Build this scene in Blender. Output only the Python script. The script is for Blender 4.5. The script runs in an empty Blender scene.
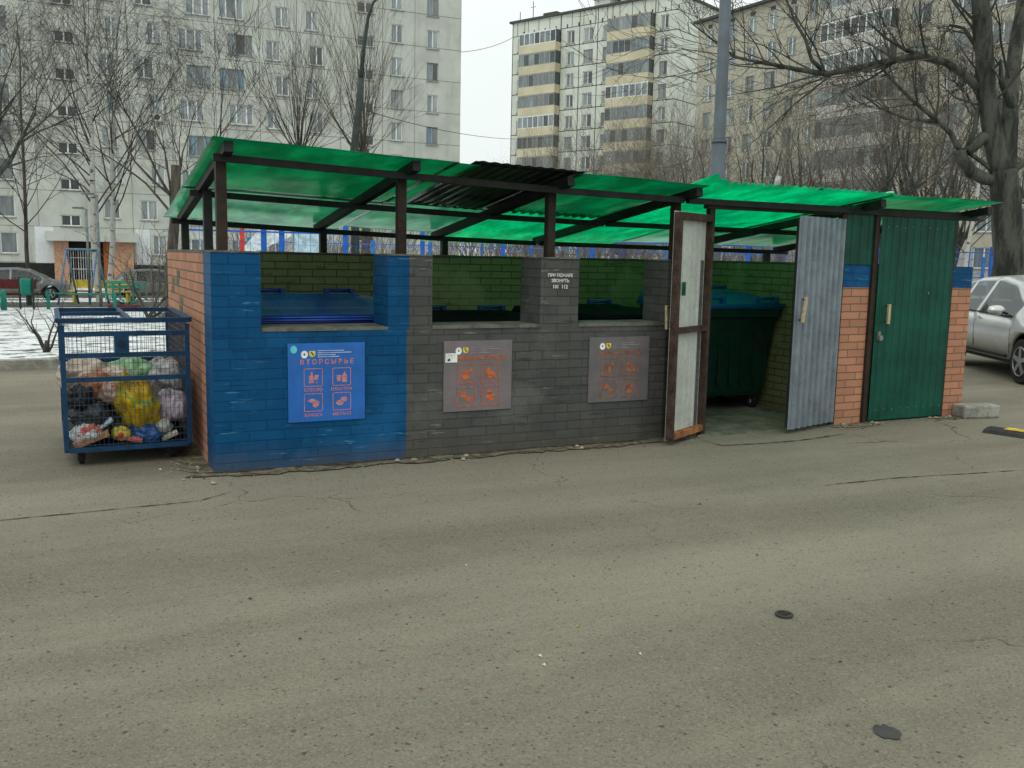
import bpy, math, random
from math import sin, cos, pi, radians, tan, atan, sqrt
from mathutils import Vector, Matrix, noise
random.seed(7)
SC = bpy.context.scene
COL = SC.collection
# ------------------------------------------------------------------ camera
F = 930.0; PITCH = atan(127.3/930.0); ROLL = 0.0203; EYE = 1.63
fw = Vector((0, cos(PITCH), -sin(PITCH))); rt0 = Vector((1, 0, 0)); up0 = rt0.cross(fw)
rt = rt0*cos(ROLL) + up0*sin(ROLL); up = -rt0*sin(ROLL) + up0*cos(ROLL)
cam = bpy.data.cameras.new('camera'); co = bpy.data.objects.new('camera', cam); COL.objects.link(co)
m = Matrix((rt, up, -fw)).transposed().to_4x4(); m.translation = Vector((0, 0, EYE)); co.matrix_world = m
cam.sensor_width = 36; cam.lens = F/1024*36; cam.clip_end = 3000; cam.clip_start = .05
SC.camera = co
def at(px, py, depth):
    "world point seen at a pixel of the photograph at a forward distance y=depth"
    d = fw + rt*((px-512)/F) - up*((py-384)/F)
    return Vector((0, 0, EYE)) + d*(depth/d.y)
# shelter frame
YAW = 0.44897; OX, OY = -2.172, 6.690; SX = .989
def W(u, v, w=0.0):
    u *= SX
    return Vector((OX + u*cos(YAW) - v*sin(YAW), OY + u*sin(YAW) + v*cos(YAW), w))
def toV(x, y):
    dx, dy = x-OX, y-OY
    return -dx*sin(YAW) + dy*cos(YAW)
def toU(x, y):
    dx, dy = x-OX, y-OY
    return dx*cos(YAW) + dy*sin(YAW)
def gz(x, y):
    t = min(1, max(0, (toV(x, y)-9)/45)); return -1.0*t*t*(3-2*t)
# ------------------------------------------------------------------ materials
MATS = {}
class NT:
    def __init__(s, name):
        s.m = bpy.data.materials.new(name); s.m.use_nodes = True; s.t = s.m.node_tree
        for n in list(s.t.nodes): s.t.nodes.remove(n)
        s.out = s.n('ShaderNodeOutputMaterial')
    def n(s, typ, **kw):
        nd = s.t.nodes.new(typ)
        for k, v in kw.items():
            if k in ('operation', 'blend_type', 'data_type', 'feature', 'distance', 'offset', 'offset_frequency', 'squash', 'noise_dimensions', 'bands_direction', 'wave_type', 'interpolation_type', 'clamp'): setattr(nd, k, v)
            else: s.set(nd, k, v)
        return nd
    def set(s, nd, k, v):
        sock = nd.inputs[int(k[1:])] if (k[0] == 'i' and k[1:].isdigit()) else nd.inputs[k.replace('_', ' ')]
        if isinstance(v, bpy.types.NodeSocket): s.t.links.new(v, sock)
        elif isinstance(v, bpy.types.Node): s.t.links.new(v.outputs[0], sock)
        else:
            if isinstance(v, (tuple, list)) and len(v) == 3 and sock.type == 'RGBA': v = (*v, 1)
            sock.default_value = v
    def mix(s, fac, a, b, blend='MIX'):
        nd = s.t.nodes.new('ShaderNodeMix'); nd.data_type = 'RGBA'; nd.blend_type = blend
        for i, v in ((0, fac), (6, a), (7, b)):
            if isinstance(v, bpy.types.NodeSocket): s.t.links.new(v, nd.inputs[i])
            elif isinstance(v, bpy.types.Node): s.t.links.new(v.outputs[0], nd.inputs[i])
            else:
                if isinstance(v, (tuple, list)) and len(v) == 3: v = (*v, 1)
                nd.inputs[i].default_value = v
        return nd.outputs[2]
    def math(s, op, a, b=0.0, c=None):
        nd = s.t.nodes.new('ShaderNodeMath'); nd.operation = op
        for i, v in enumerate((a, b, c)):
            if v is None: continue
            if isinstance(v, bpy.types.NodeSocket): s.t.links.new(v, nd.inputs[i])
            elif isinstance(v, bpy.types.Node): s.t.links.new(v.outputs[0], nd.inputs[i])
            else: nd.inputs[i].default_value = v
        return nd.outputs[0]
    def ramp(s, fac, lo, hi):
        nd = s.t.nodes.new('ShaderNodeMapRange'); nd.interpolation_type = 'SMOOTHSTEP'
        s.set(nd, 'i0', fac); nd.inputs[1].default_value = lo; nd.inputs[2].default_value = hi
        return nd.outputs[0]
    def coord(s, which='Object', scale=(1, 1, 1), rot=(0, 0, 0)):
        tc = s.n('ShaderNodeTexCoord'); mp = s.n('ShaderNodeMapping')
        s.t.links.new(tc.outputs[which], mp.inputs[0]); mp.inputs['Scale'].default_value = scale; mp.inputs['Rotation'].default_value = rot
        return mp.outputs[0]
    def noise(s, vec, scale, detail=4, rough=.6, out=0):
        nd = s.n('ShaderNodeTexNoise', Scale=scale, Detail=detail, Roughness=rough); s.t.links.new(vec, nd.inputs['Vector'])
        return nd.outputs[out]
    def bump(s, h, strength=.5, dist=.01, normal=None):
        nd = s.n('ShaderNodeBump', Strength=strength, Distance=dist, Height=h)
        if normal is not None: s.t.links.new(normal, nd.inputs['Normal'])
        return nd.outputs[0]
    def pbsdf(s, color, rough=.7, metal=0.0, normal=None, spec=.5, **kw):
        b = s.n('ShaderNodeBsdfPrincipled'); s.set(b, 'Base_Color', color); s.set(b, 'Roughness', rough); s.set(b, 'Metallic', metal)
        b.inputs['Specular IOR Level'].default_value = spec
        if normal is not None: s.t.links.new(normal, b.inputs['Normal'])
        for k, v in kw.items(): s.set(b, k, v)
        return b
    def done(s, shader):
        s.t.links.new(shader.outputs[0], s.out.inputs['Surface']); return s.m
def simple(name, col, rough=.6, metal=0, var=.25, scale=6, dirt=None, bump=0.15, bdist=.004, spec=.22):
    "paint / metal / plastic with uneven tone and a little relief"
    if name in MATS: return MATS[name]
    t = NT(name); v = t.coord('Object')
    n1 = t.noise(v, scale, 6, .65); n2 = t.noise(v, scale*7, 4, .7)
    dark = tuple(c*(1-var) for c in col); lite = tuple(min(1, c*(1+var)) for c in col)
    c = t.mix(t.ramp(n1, .35, .65), dark, lite)
    if dirt: c = t.mix(t.math('MULTIPLY', t.ramp(n2, .5, .68), dirt[3] if len(dirt) > 3 else .6), c, dirt[:3])
    r = t.math('ADD', t.math('MULTIPLY', n2, .25), rough-.12)
    b = t.pbsdf(c, r, metal, t.bump(n2, bump, bdist) if bump else None, spec)
    MATS[name] = t.done(b); return MATS[name]
def brick(name, c1, c2, mortar, rough=.8, paint=False, streak=None, grime=.35, dark_low=None, patch=None, bw=.26, rh=.077):
    if name in MATS: return MATS[name]
    t = NT(name); v = t.coord('UV'); o = t.coord('Object')
    wob = t.n('ShaderNodeVectorMath', operation='MULTIPLY_ADD')
    nz = t.n('ShaderNodeTexNoise', Scale=9.0, Detail=3.0); t.t.links.new(v, nz.inputs['Vector'])
    t.t.links.new(nz.outputs['Color'], wob.inputs[0]); wob.inputs[1].default_value = (.012, .012, 0); t.t.links.new(v, wob.inputs[2])
    b = t.n('ShaderNodeTexBrick', Scale=1.0, Mortar_Size=.0055 if paint else .006, Mortar_Smooth=.35, Bias=0.0, Brick_Width=bw, Row_Height=rh)
    b.offset = .5; b.squash = 1.0
    t.set(b, 'Color1', c1); t.set(b, 'Color2', c2); t.set(b, 'Mortar', mortar); t.t.links.new(wob.outputs[0], b.inputs['Vector'])
    n1 = t.noise(o, 3.0, 6, .7); n2 = t.noise(o, 28, 5, .7)
    c = t.mix(t.math('MULTIPLY', t.ramp(n1, .42, .7), grime), b.outputs['Color'], tuple(x*.45 for x in c1), 'MIX')
    if patch:
        vo = t.n('ShaderNodeTexBrick', Scale=1.0, Mortar_Size=0.0, Brick_Width=bw, Row_Height=rh, Bias=-.80); vo.offset = .5
        t.set(vo, 'Color1', (0, 0, 0)); t.set(vo, 'Color2', (1, 1, 1)); t.t.links.new(v, vo.inputs['Vector'])
        c = t.mix(t.math('GREATER_THAN', vo.outputs['Color'], .86), c, patch)
    if streak:   # chipped horizontal scratches along the bed joints
        sx = t.coord('UV', (3.2, 26, 1)); sn = t.noise(sx, 1.0, 3, .6); sel = t.noise(o, 1.7, 2, .5)
        f = t.math('MULTIPLY', t.ramp(sn, .615, .66), t.ramp(sel, .40, .58))
        c = t.mix(t.math('MULTIPLY', f, .75), c, streak)
    if paint:   # runs, rubbed and re-touched patches, splash dirt near the ground
        dr = t.noise(t.coord('UV', (7, .8, 1)), 1.0, 5, .7); pa = t.noise(o, 1.3, 4, .6)
        c = t.mix(t.math('MULTIPLY', t.ramp(dr, .5, .72), .45), c, tuple(x*.55 for x in c1))
        c = t.mix(t.math('MULTIPLY', t.ramp(pa, .52, .68), .45), c, tuple(min(1, x*1.55+.008) for x in c1))
        ck = t.noise(t.coord('UV', (2.2, 24, 1)), 1.0, 4, .65)
        c = t.mix(t.math('MULTIPLY', t.ramp(ck, .60, .66), .55), c, tuple(x*.3 for x in c1))
        sz = t.n('ShaderNodeSeparateXYZ', Vector=o); low = t.ramp(t.math('ADD', sz.outputs[2], t.math('MULTIPLY', n1, .35)), .42, .12)
        c = t.mix(t.math('MULTIPLY', low, .55), c, (.085, .075, .055))
    r = t.math('ADD', t.math('MULTIPLY', n2, .3), rough-.15)
    h = t.math('ADD', t.math('MULTIPLY', b.outputs['Fac'], -1.0), t.math('MULTIPLY', n2, .45 if not paint else .5))
    MATS[name] = t.done(t.pbsdf(c, r, 0, t.bump(h, .75 if not paint else .55, .007), .25 if not paint else .12)); return MATS[name]
# ------------------------------------------------------------------ mesh builder
class MB:
    def __init__(s): s.v = []; s.f = []; s.m = []; s.sm = []
    def add(s, vs, fs, m=0, smooth=False):
        o = len(s.v); s.v += [tuple(v) for v in vs]
        for f in fs: s.f.append(tuple(o+i for i in f)); s.m.append(m); s.sm.append(smooth)
    def box(s, x0, x1, y0, y1, z0, z1, m=0):
        vs = [(x, y, z) for z in (z0, z1) for y in (y0, y1) for x in (x0, x1)]
        s.add(vs, [(0, 2, 3, 1), (4, 5, 7, 6), (0, 1, 5, 4), (2, 6, 7, 3), (0, 4, 6, 2), (1, 3, 7, 5)], m); return s
    def bar(s, a, b, w, h, m=0, upv=(0, 0, 1)):
        a = Vector(a); b = Vector(b); d = (b-a).normalized(); u = Vector(upv)
        if abs(d.dot(u)) > .98: u = Vector((0, 1, 0))
        x = d.cross(u).normalized(); y = x.cross(d).normalized()
        vs = [p + x*sx*w/2 + y*sy*h/2 for p in (a, b) for sx, sy in ((-1, -1), (1, -1), (1, 1), (-1, 1))]
        s.add(vs, [(0, 3, 2, 1), (4, 5, 6, 7), (0, 1, 5, 4), (1, 2, 6, 5), (2, 3, 7, 6), (3, 0, 4, 7)], m); return s
    def tube(s, pts, rad, n=6, m=0, smooth=True, cap=True):
        pts = [Vector(p) for p in pts]; 
        if not isinstance(rad, (list, tuple)): rad = [rad]*len(pts)
        o = len(s.v); u = None
        for i, p in enumerate(pts):
            d = (pts[min(i+1, len(pts)-1)] - pts[max(i-1, 0)])
            d = d.normalized() if d.length > 1e-9 else Vector((0, 0, 1))
            if u is None: u = d.orthogonal().normalized()
            else:
                u = u - d*u.dot(d); u = u.normalized() if u.length > 1e-6 else d.orthogonal().normalized()
            w = d.cross(u)
            for k in range(n):
                a = 2*pi*k/n; s.v.append(tuple(p + (u*cos(a) + w*sin(a))*rad[i]))
        for i in range(len(pts)-1):
            for k in range(n):
                a = o+i*n+k; b = o+i*n+(k+1) % n
                s.f.append((a, b, b+n, a+n)); s.m.append(m); s.sm.append(smooth)
        if cap:
            s.f.append(tuple(o+k for k in reversed(range(n)))); s.m.append(m); s.sm.append(False)
            e = o+(len(pts)-1)*n; s.f.append(tuple(e+k for k in range(n))); s.m.append(m); s.sm.append(False)
        return s
    def prism(s, poly, y0, y1, m=0, axis='y'):
        "poly (x,z) extruded along y"
        n = len(poly)
        if axis == 'y': f = lambda p, t: (p[0], t, p[1])
        elif axis == 'x': f = lambda p, t: (t, p[0], p[1])
        else: f = lambda p, t: (p[0], p[1], t)
        vs = [f(p, y0) for p in poly] + [f(p, y1) for p in poly]
        s.add(vs, [tuple(range(n)), tuple(reversed(range(n, 2*n)))] + [((i+1) % n, i, i+n, (i+1) % n+n) for i in range(n)], m); return s
    def disc(s, c, r, n=16, m=0, normal=(0, 0, 1), th=.004):
        c = Vector(c); nn = Vector(normal).normalized(); s.tube([c, c+nn*th], r, n, m, False); return s
    def grid(s, fn, nu, nv, m=0, smooth=True):
        o = len(s.v)
        for j in range(nv+1):
            for i in range(nu+1): s.v.append(tuple(fn(i/nu, j/nv)))
        for j in range(nv):
            for i in range(nu):
                a = o+j*(nu+1)+i; s.f.append((a, a+1, a+nu+2, a+nu+1)); s.m.append(m); s.sm.append(smooth)
        return s
    def build(s, name, mats, parent=None, loc=None, rot=None, bevel=0, solid=0, uv=True):
        me = bpy.data.meshes.new(name); me.from_pydata(s.v, [], s.f)
        if not isinstance(mats, (list, tuple)): mats = [mats]
        for mm in mats: me.materials.append(mm)
        me.polygons.foreach_set('material_index', s.m); me.polygons.foreach_set('use_smooth', s.sm)
        me.update()
        if uv and len(s.f) < 60000:
            ul = me.uv_layers.new(name='UVMap'); dat = [0.0]*(2*len(me.loops)); V = me.vertices; L = me.loops
            for p in me.polygons:
                n = p.normal; ax = max(range(3), key=lambda k: abs(n[k]))
                for li in p.loop_indices:
                    c = V[L[li].vertex_index].co
                    q = (c.y, c.z) if ax == 0 else ((c.x, c.z) if ax == 1 else (c.x, c.y))
                    dat[2*li] = q[0]; dat[2*li+1] = q[1]
            ul.data.foreach_set('uv', dat)
        o = bpy.data.objects.new(name, me); COL.objects.link(o)
        if parent: o.parent = parent
        if loc is not None: o.location = loc
        if rot is not None: o.rotation_euler = rot
        if bevel:
            md = o.modifiers.new('bevel', 'BEVEL'); md.width = bevel; md.segments = 2; md.limit_method = 'ANGLE'; md.angle_limit = radians(40)
        if solid:
            md = o.modifiers.new('solid', 'SOLIDIFY'); md.thickness = solid; md.offset = 0
        return o
def tag(o, label=None, cat=None, group=None, kind=None):
    if label: o['label'] = label
    if cat: o['category'] = cat
    if group: o['group'] = group
    if kind: o['kind'] = kind
    return o
def empty(name, loc=(0, 0, 0), rz=0, label=None, cat=None, group=None):
    o = bpy.data.objects.new(name, None); COL.objects.link(o); o.location = loc; o.rotation_euler = (0, 0, rz)
    o.empty_display_size = .2
    return tag(o, label, cat, group)
def children(o): return [c for c in COL.objects if c.parent == o]
def copy_tree(o, parent=None):
    c = o.copy(); COL.objects.link(c)
    if parent: c.parent = parent
    for ch in KIDS.get(o.name, None) or children(o): copy_tree(ch, c)
    return c
KIDS = {}
def text_mb(mb, body, x, z, size, y, m=0, align='CENTER', off=0.0, space=1.0):
    "lettering as flat mesh in the x-z plane"
    cu = bpy.data.curves.new('lettering', 'FONT'); cu.body = body; cu.size = size; cu.align_x = align; cu.offset = off; cu.space_character = space
    cu.resolution_u = 2
    o = bpy.data.objects.new('lettering', cu); COL.objects.link(o)
    dg = bpy.context.evaluated_depsgraph_get(); me = bpy.data.meshes.new_from_object(o.evaluated_get(dg))
    mb.add([(v.co.x+x, y, v.co.y+z) for v in me.vertices], [tuple(p.vertices) for p in me.polygons], m)
    bpy.data.objects.remove(o); bpy.data.curves.remove(cu); bpy.data.meshes.remove(me)
# ------------------------------------------------------------------ world and sun
w = bpy.data.worlds.new('World'); SC.world = w; w.use_nodes = True; nt = w.node_tree
for n in list(nt.nodes): nt.nodes.remove(n)
sky = nt.nodes.new('ShaderNodeTexSky'); sky.sky_type = 'NISHITA'; sky.sun_disc = False
SUN_EL, SUN_ROT = radians(48), radians(200)
sky.sun_elevation = SUN_EL; sky.sun_rotation = SUN_ROT; sky.air_density = 1; sky.dust_density = 6; sky.ozone_density = 1
tc = nt.nodes.new('ShaderNodeTexCoord'); sep = nt.nodes.new('ShaderNodeSeparateXYZ'); nt.links.new(tc.outputs['Generated'], sep.inputs[0])
# overcast deck: brighter towards the zenith, soft cloud mottling
mr = nt.nodes.new('ShaderNodeMapRange'); nt.links.new(sep.outputs['Z'], mr.inputs[0]); mr.inputs[1].default_value = 0; mr.inputs[2].default_value = 1; mr.inputs[3].default_value = 10.0; mr.inputs[4].default_value = 16.5
nz = nt.nodes.new('ShaderNodeTexNoise'); nz.inputs['Scale'].default_value = 2.2; nz.inputs['Detail'].default_value = 4; nt.links.new(tc.outputs['Generated'], nz.inputs['Vector'])
mn = nt.nodes.new('ShaderNodeMapRange'); nt.links.new(nz.outputs[0], mn.inputs[0]); mn.inputs[1].default_value = .3; mn.inputs[2].default_value = .7; mn.inputs[3].default_value = .9; mn.inputs[4].default_value = 1.08
mu = nt.nodes.new('ShaderNodeMath'); mu.operation = 'MULTIPLY'; nt.links.new(mr.outputs[0], mu.inputs[0]); nt.links.new(mn.outputs[0], mu.inputs[1])
vm = nt.nodes.new('ShaderNodeVectorMath'); vm.operation = 'SCALE'; vm.inputs[0].default_value = (.93, 1.0, .975); nt.links.new(mu.outputs[0], vm.inputs['Scale'])
mx = nt.nodes.new('ShaderNodeMix'); mx.data_type = 'RGBA'; mx.inputs[0].default_value = .93; nt.links.new(sky.outputs[0], mx.inputs[6]); nt.links.new(vm.outputs[0], mx.inputs[7])
bg = nt.nodes.new('ShaderNodeBackground'); bg.inputs[1].default_value = .1; nt.links.new(mx.outputs[2], bg.inputs[0])
wo = nt.nodes.new('ShaderNodeOutputWorld'); nt.links.new(bg.outputs[0], wo.inputs[0])
sl = bpy.data.lights.new('sun', 'SUN'); sl.energy = .55; sl.angle = radians(25); sl.color = (1, .97, .9)
so = bpy.data.objects.new('sun', sl); COL.objects.link(so)
sd = Vector((sin(SUN_ROT)*cos(SUN_EL), cos(SUN_ROT)*cos(SUN_EL), sin(SUN_EL)))
so.rotation_euler = (-sd).to_track_quat('-Z', 'Y').to_euler()
SC.view_settings.view_transform = 'Standard'; SC.view_settings.look = 'None'; SC.view_settings.exposure = 0; SC.view_settings.gamma = 1
SC.cycles.max_bounces = 6; SC.cycles.transparent_max_bounces = 16; SC.cycles.caustics_reflective = False; SC.cycles.caustics_refractive = False
# ------------------------------------------------------------------ ground
def asphalt():
    t = NT('dusty_asphalt'); v = t.coord('Object'); 
    big = t.noise(v, .35, 5, .6); vc = t.n('ShaderNodeTexVoronoi', Scale=130.0, Vector=v); mid = t.noise(v, 2.3, 6, .7); fine = t.noise(v, 60, 5, .75); grain = t.noise(v, 260, 2, .6)
    trk = t.coord('Object', (.09, .62, 1)); tk = t.noise(trk, 1.0, 5, .62)
    trk2 = t.coord('Object', (.35, 5.0, 1), (0, 0, .05)); tk2 = t.noise(trk2, 1.0, 6, .7)
    c = t.mix(t.ramp(tk, .36, .64), (.126, .112, .084), (.228, .204, .156))
    c = t.mix(t.math('MULTIPLY', t.ramp(tk2, .46, .72), .22), c, (.085, .078, .055))
    c = t.mix(t.math('MULTIPLY', t.ramp(mid, .45, .72), .4), c, (.225, .21, .152))
    c = t.mix(t.math('MULTIPLY', t.ramp(big, .5, .7), .3), c, (.10, .098, .075))
    c = t.mix(t.math('MULTIPLY', t.ramp(fine, .35, .75), .40), c, (.26, .245, .18))
    c = t.mix(t.math('MULTIPLY', t.ramp(grain, .5, .62), .32), c, (.052, .049, .038))
    ag = t.n('ShaderNodeSeparateColor'); t.t.links.new(vc.outputs['Color'], ag.inputs[0])
    c = t.mix(t.math('MULTIPLY', t.ramp(ag.outputs[0], .70, .95), .28), c, (.30, .28, .21)); c = t.mix(t.math('MULTIPLY', t.ramp(ag.outputs[1], .72, .95), .34), c, (.055, .050, .038))
    wp = t.n('ShaderNodeTexNoise', Scale=2.5, Detail=5.0); t.t.links.new(v, wp.inputs['Vector'])
    wv = t.n('ShaderNodeVectorMath', operation='MULTIPLY_ADD'); t.t.links.new(wp.outputs['Color'], wv.inputs[0]); wv.inputs[1].default_value = (.5, .5, 0); t.t.links.new(v, wv.inputs[2])
    ve = t.n('ShaderNodeTexVoronoi', Scale=.62, feature='DISTANCE_TO_EDGE'); t.t.links.new(wv.outputs[0], ve.inputs['Vector'])
    cm = t.math('MULTIPLY', t.math('LESS_THAN', ve.outputs['Distance'], .0026), t.ramp(t.noise(v, .5, 2, .5), .56, .62))
    c = t.mix(t.math('MULTIPLY', cm, .65), c, (.035, .032, .026))
    def specks(scale, size, keep, off):
        mp = t.n('ShaderNodeMapping'); t.t.links.new(v, mp.inputs[0]); mp.inputs['Location'].default_value = (off, off*.7, 0)
        dn = t.n('ShaderNodeTexNoise', Scale=scale*4.0, Detail=2.0); t.t.links.new(v, dn.inputs['Vector'])
        ad = t.n('ShaderNodeVectorMath', operation='MULTIPLY_ADD'); t.t.links.new(dn.outputs['Color'], ad.inputs[0]); ad.inputs[1].default_value = (.5/scale,)*3; t.t.links.new(mp.outputs[0], ad.inputs[2])
        vo = t.n('ShaderNodeTexVoronoi', Scale=scale); t.t.links.new(ad.outputs[0], vo.inputs['Vector'])
        sp = t.n('ShaderNodeSeparateColor'); t.t.links.new(vo.outputs['Color'], sp.inputs[0])
        r = t.math('MULTIPLY', t.math('SUBTRACT', sp.outputs[0], keep), size/(1-keep))
        return t.math('LESS_THAN', vo.outputs['Distance'], r)
    c = t.mix(t.math('MULTIPLY', specks(21, .21, .25, 0), .75), c, (.034, .032, .025))
    c = t.mix(t.math('MULTIPLY', specks(46, .28, .1, 3.3), .65), c, (.045, .042, .033))
    c = t.mix(t.math('MULTIPLY', specks(11, .10, .7, 7.7), .8), c, (.24, .22, .17))
    h = t.math('ADD', t.math('ADD', fine, t.math('MULTIPLY', grain, .6)), t.math('MULTIPLY', ag.outputs[0], .5))
    return t.done(t.pbsdf(c, .88, 0, t.bump(h, .55, .006), .25))
def snowy():
    t = NT('snowy_lawn'); v = t.coord('Object'); s2 = t.coord('Object', (.9, 1.35, 1))
    n1 = t.noise(s2, 2.6, 8, .72); n2 = t.noise(v, 14, 5, .7); n3 = t.noise(v, .12, 3, .5)
    soil = t.mix(t.ramp(n2, .4, .6), (.05, .045, .028), (.13, .12, .07))
    snow = t.mix(t.ramp(n2, .3, .7), (.56, .58, .58), (.8, .82, .82))
    f = t.ramp(t.math('ADD', n1, t.math('MULTIPLY', n2, .22)), .635, .70)
    c = t.mix(f, snow, soil)
    return t.done(t.pbsdf(c, .75, 0, t.bump(t.math('SUBTRACT', n2, f), .8, .04), .3))
def sheet(name, mat, u0, u1, v0, v1, du, dv, dz, zf=True):
    m = MB(); nu = max(1, int((u1-u0)/du)); nv = max(1, int((v1-v0)/dv))
    def fn(a, b):
        p = W(u0+(u1-u0)*a, v0+(v1-v0)*b); d = (p.x, p.y)
        return (u0+(u1-u0)*a, v0+(v1-v0)*b, (gz(*d) if zf else 0)+dz)
    m.grid(fn, nu, nv); o = m.build(name, mat, loc=(OX, OY, 0), rot=(0, 0, YAW)); return tag(o, kind='structure')
sheet('ground', snowy(), -320, 320, -60, 420, 10, 3, -.012)
road = sheet('road', asphalt(), -60, 70, -14, 7.0, 10, 3, 0, False)
kc = simple('kerb_concrete', (.25, .245, .21), .85, var=.3, scale=4, dirt=(.08, .075, .06, .6), bump=.5)
m = MB()
x = -59.0
while x < 60:
    m.box(x+.006, x+.994, 7.0, 7.16, -.1, .13+random.uniform(-.008, .008)); x += 1
tag(m.build('kerb', kc, loc=(OX, OY, 0), rot=(0, 0, YAW), bevel=.012), kind='structure')
# courtyard drive far left, on the lawn
da = simple('wet_asphalt', (.05, .05, .044), .6, var=.3, scale=1.5, bump=.3)
sheet('courtyard_path', da, -60, 12, 29, 37.5, 8, 1.5, .006)
sheet('courtyard_drive', da, -60, 40, 46, 54, 8, 2, .006)
# dirt drift and painted contact shade along the foot of the shelter
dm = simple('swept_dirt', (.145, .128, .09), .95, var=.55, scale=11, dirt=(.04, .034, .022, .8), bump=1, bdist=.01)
def strip(name, mat, pts, width, z, jag=.5, seed=1, th=0):
    rnd = random.Random(seed); m = MB(); L = []; R = []
    P = []
    for i in range(len(pts)-1):
        a = Vector(pts[i]); b = Vector(pts[i+1]); n = max(1, int((b-a).length/.045))
        P += [a.lerp(b, k/n) for k in range(n)]
    P.append(Vector(pts[-1]))
    for i, p in enumerate(P):
        d = (P[min(i+1, len(P)-1)]-P[max(0, i-1)]).normalized(); n = Vector((-d.y, d.x))
        wob = noise.noise(Vector((i*.11, seed, 0)))*width*jag*1.5; ww = width*(1+rnd.uniform(-jag, jag))/2*min(1, i/6+.1, (len(P)-1-i)/6+.1)
        L.append((p.x+n.x*(ww+wob), p.y+n.y*(ww+wob), z)); R.append((p.x-n.x*(ww-wob), p.y-n.y*(ww-wob), z))
    n = len(P); m.add(L+R, [(i, i+1, n+i+1, n+i) if False else (n+i, n+i+1, i+1, i) for i in range(n-1)])
    return m.build(name, mat)
def uv2(u, v): p = W(u, v); return (p.x, p.y)
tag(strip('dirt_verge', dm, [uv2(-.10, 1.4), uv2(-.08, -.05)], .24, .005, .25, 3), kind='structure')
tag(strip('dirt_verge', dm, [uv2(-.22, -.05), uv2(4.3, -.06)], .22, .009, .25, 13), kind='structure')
dk = simple('contact_shade_dark', (.06, .05, .034), .95, var=.5, scale=13, bump=1, bdist=.01)  # contact shade at the front wall's foot, painted as a darker strip
tag(strip('contact_shade_strip', dk, [uv2(-.06, .01), uv2(4.35, .01)], .09, .013, .45, 17), kind='structure')
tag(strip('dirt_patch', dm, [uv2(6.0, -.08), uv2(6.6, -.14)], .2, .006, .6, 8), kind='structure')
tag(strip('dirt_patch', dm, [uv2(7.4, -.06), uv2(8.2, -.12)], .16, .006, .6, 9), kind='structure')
crk = simple('crack_dark', (.03, .027, .02), .95, bump=0)
def gp(px, py):
    d = fw + rt*((px-512)/F) - up*((py-384)/F); q = Vector((0, 0, EYE)) + d*(-EYE/d.z); return (q.x, q.y)
tag(strip('asphalt_crack', crk, [gp(-20, 523), gp(60, 515), gp(130, 508), gp(200, 501), gp(232, 492)], .011, .004, .7, 5), kind='structure')
tag(strip('asphalt_crack', crk, [gp(700, 440), gp(722, 446), gp(760, 444), gp(800, 441), gp(846, 434)], .016, .007, .7, 6), kind='structure')
tag(strip('asphalt_crack', crk, [gp(820, 486), gp(900, 478), gp(1030, 470)], .010, .004, .8, 15), kind='structure')
# rubble crumbs
def rock(m, c, r, rnd, mi=0):
    vs = []; n = 6
    for i in range(3):
        for k in range(n):
            a = 2*pi*k/n; rr = r*(.55, 1, .5)[i]*rnd.uniform(.75, 1.2); vs.append((c[0]+cos(a)*rr, c[1]+sin(a)*rr*.8, c[2]+(.0, .35, .8)[i]*r*rnd.uniform(.8, 1.1)))
    fs = [tuple(range(12, 18))]
    for i in range(2):
        for k in range(n): fs.append((i*n+k, i*n+(k+1) % n, (i+1)*n+(k+1) % n, (i+1)*n+k))
    m.add(vs, fs, mi)
rnd = random.Random(4); m = MB()
for i in range(420):
    u = rnd.choice([rnd.uniform(-.25, 4.4), rnd.uniform(-.25, 2.4), rnd.uniform(6, 6.7), rnd.uniform(7.3, 8.3)]); v = -abs(rnd.gauss(0, .1))-.02
    if rnd.random() < .12: u = rnd.uniform(-.3, -.03); v = rnd.uniform(0, 1.2)
    p = W(u, v); rock(m, (p.x, p.y, .002), rnd.choice([.004, .006, .008, .011, .024 if rnd.random() < .3 else .008]), rnd, rnd.choice([0, 0, 1, 2]))
tag(m.build('brick_rubble', [simple('rubble_sand', (.3, .26, .18), .9), simple('rubble_brown', (.1, .075, .045), .95), simple('rubble_pale', (.30, .28, .21), .9)]), 'crumbled mortar and small stones lying along the foot of the shelter', 'rubble', kind='stuff')
# dark oil spot, metal ring, tiny litter
m = MB(); c = gp(887, 733); N = 26
vs = [(c[0]+cos(2*pi*k/N)*.046*(1+.22*noise.noise(Vector((cos(2*pi*k/N)*2, sin(2*pi*k/N)*2, 3)))), c[1]+sin(2*pi*k/N)*.05*(1+.3*noise.noise(Vector((cos(2*pi*k/N)*3, sin(2*pi*k/N)*3, 9)))), .005) for k in range(N)]
m.add(vs, [tuple(range(N))]); tag(m.build('oil_spot', simple('oil_dark', (.036, .036, .033), .5)), kind='structure')
m = MB(); c = gp(784, 616); ring = [(c[0]+cos(a*pi/8)*.036, c[1]+sin(a*pi/8)*.036, .009) for a in range(17)]
m.tube(ring, .0065, 6); m.tube([(c[0]-.02, c[1], .008), (c[0]+.02, c[1]+.01, .008)], .006, 5)
tag(m.build('rubber_washer', simple('old_rubber', (.04, .04, .036), .8)), 'small dark ring lying flat alone on the right side of the road', 'washer')
rnd = random.Random(21); m = MB()
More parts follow.
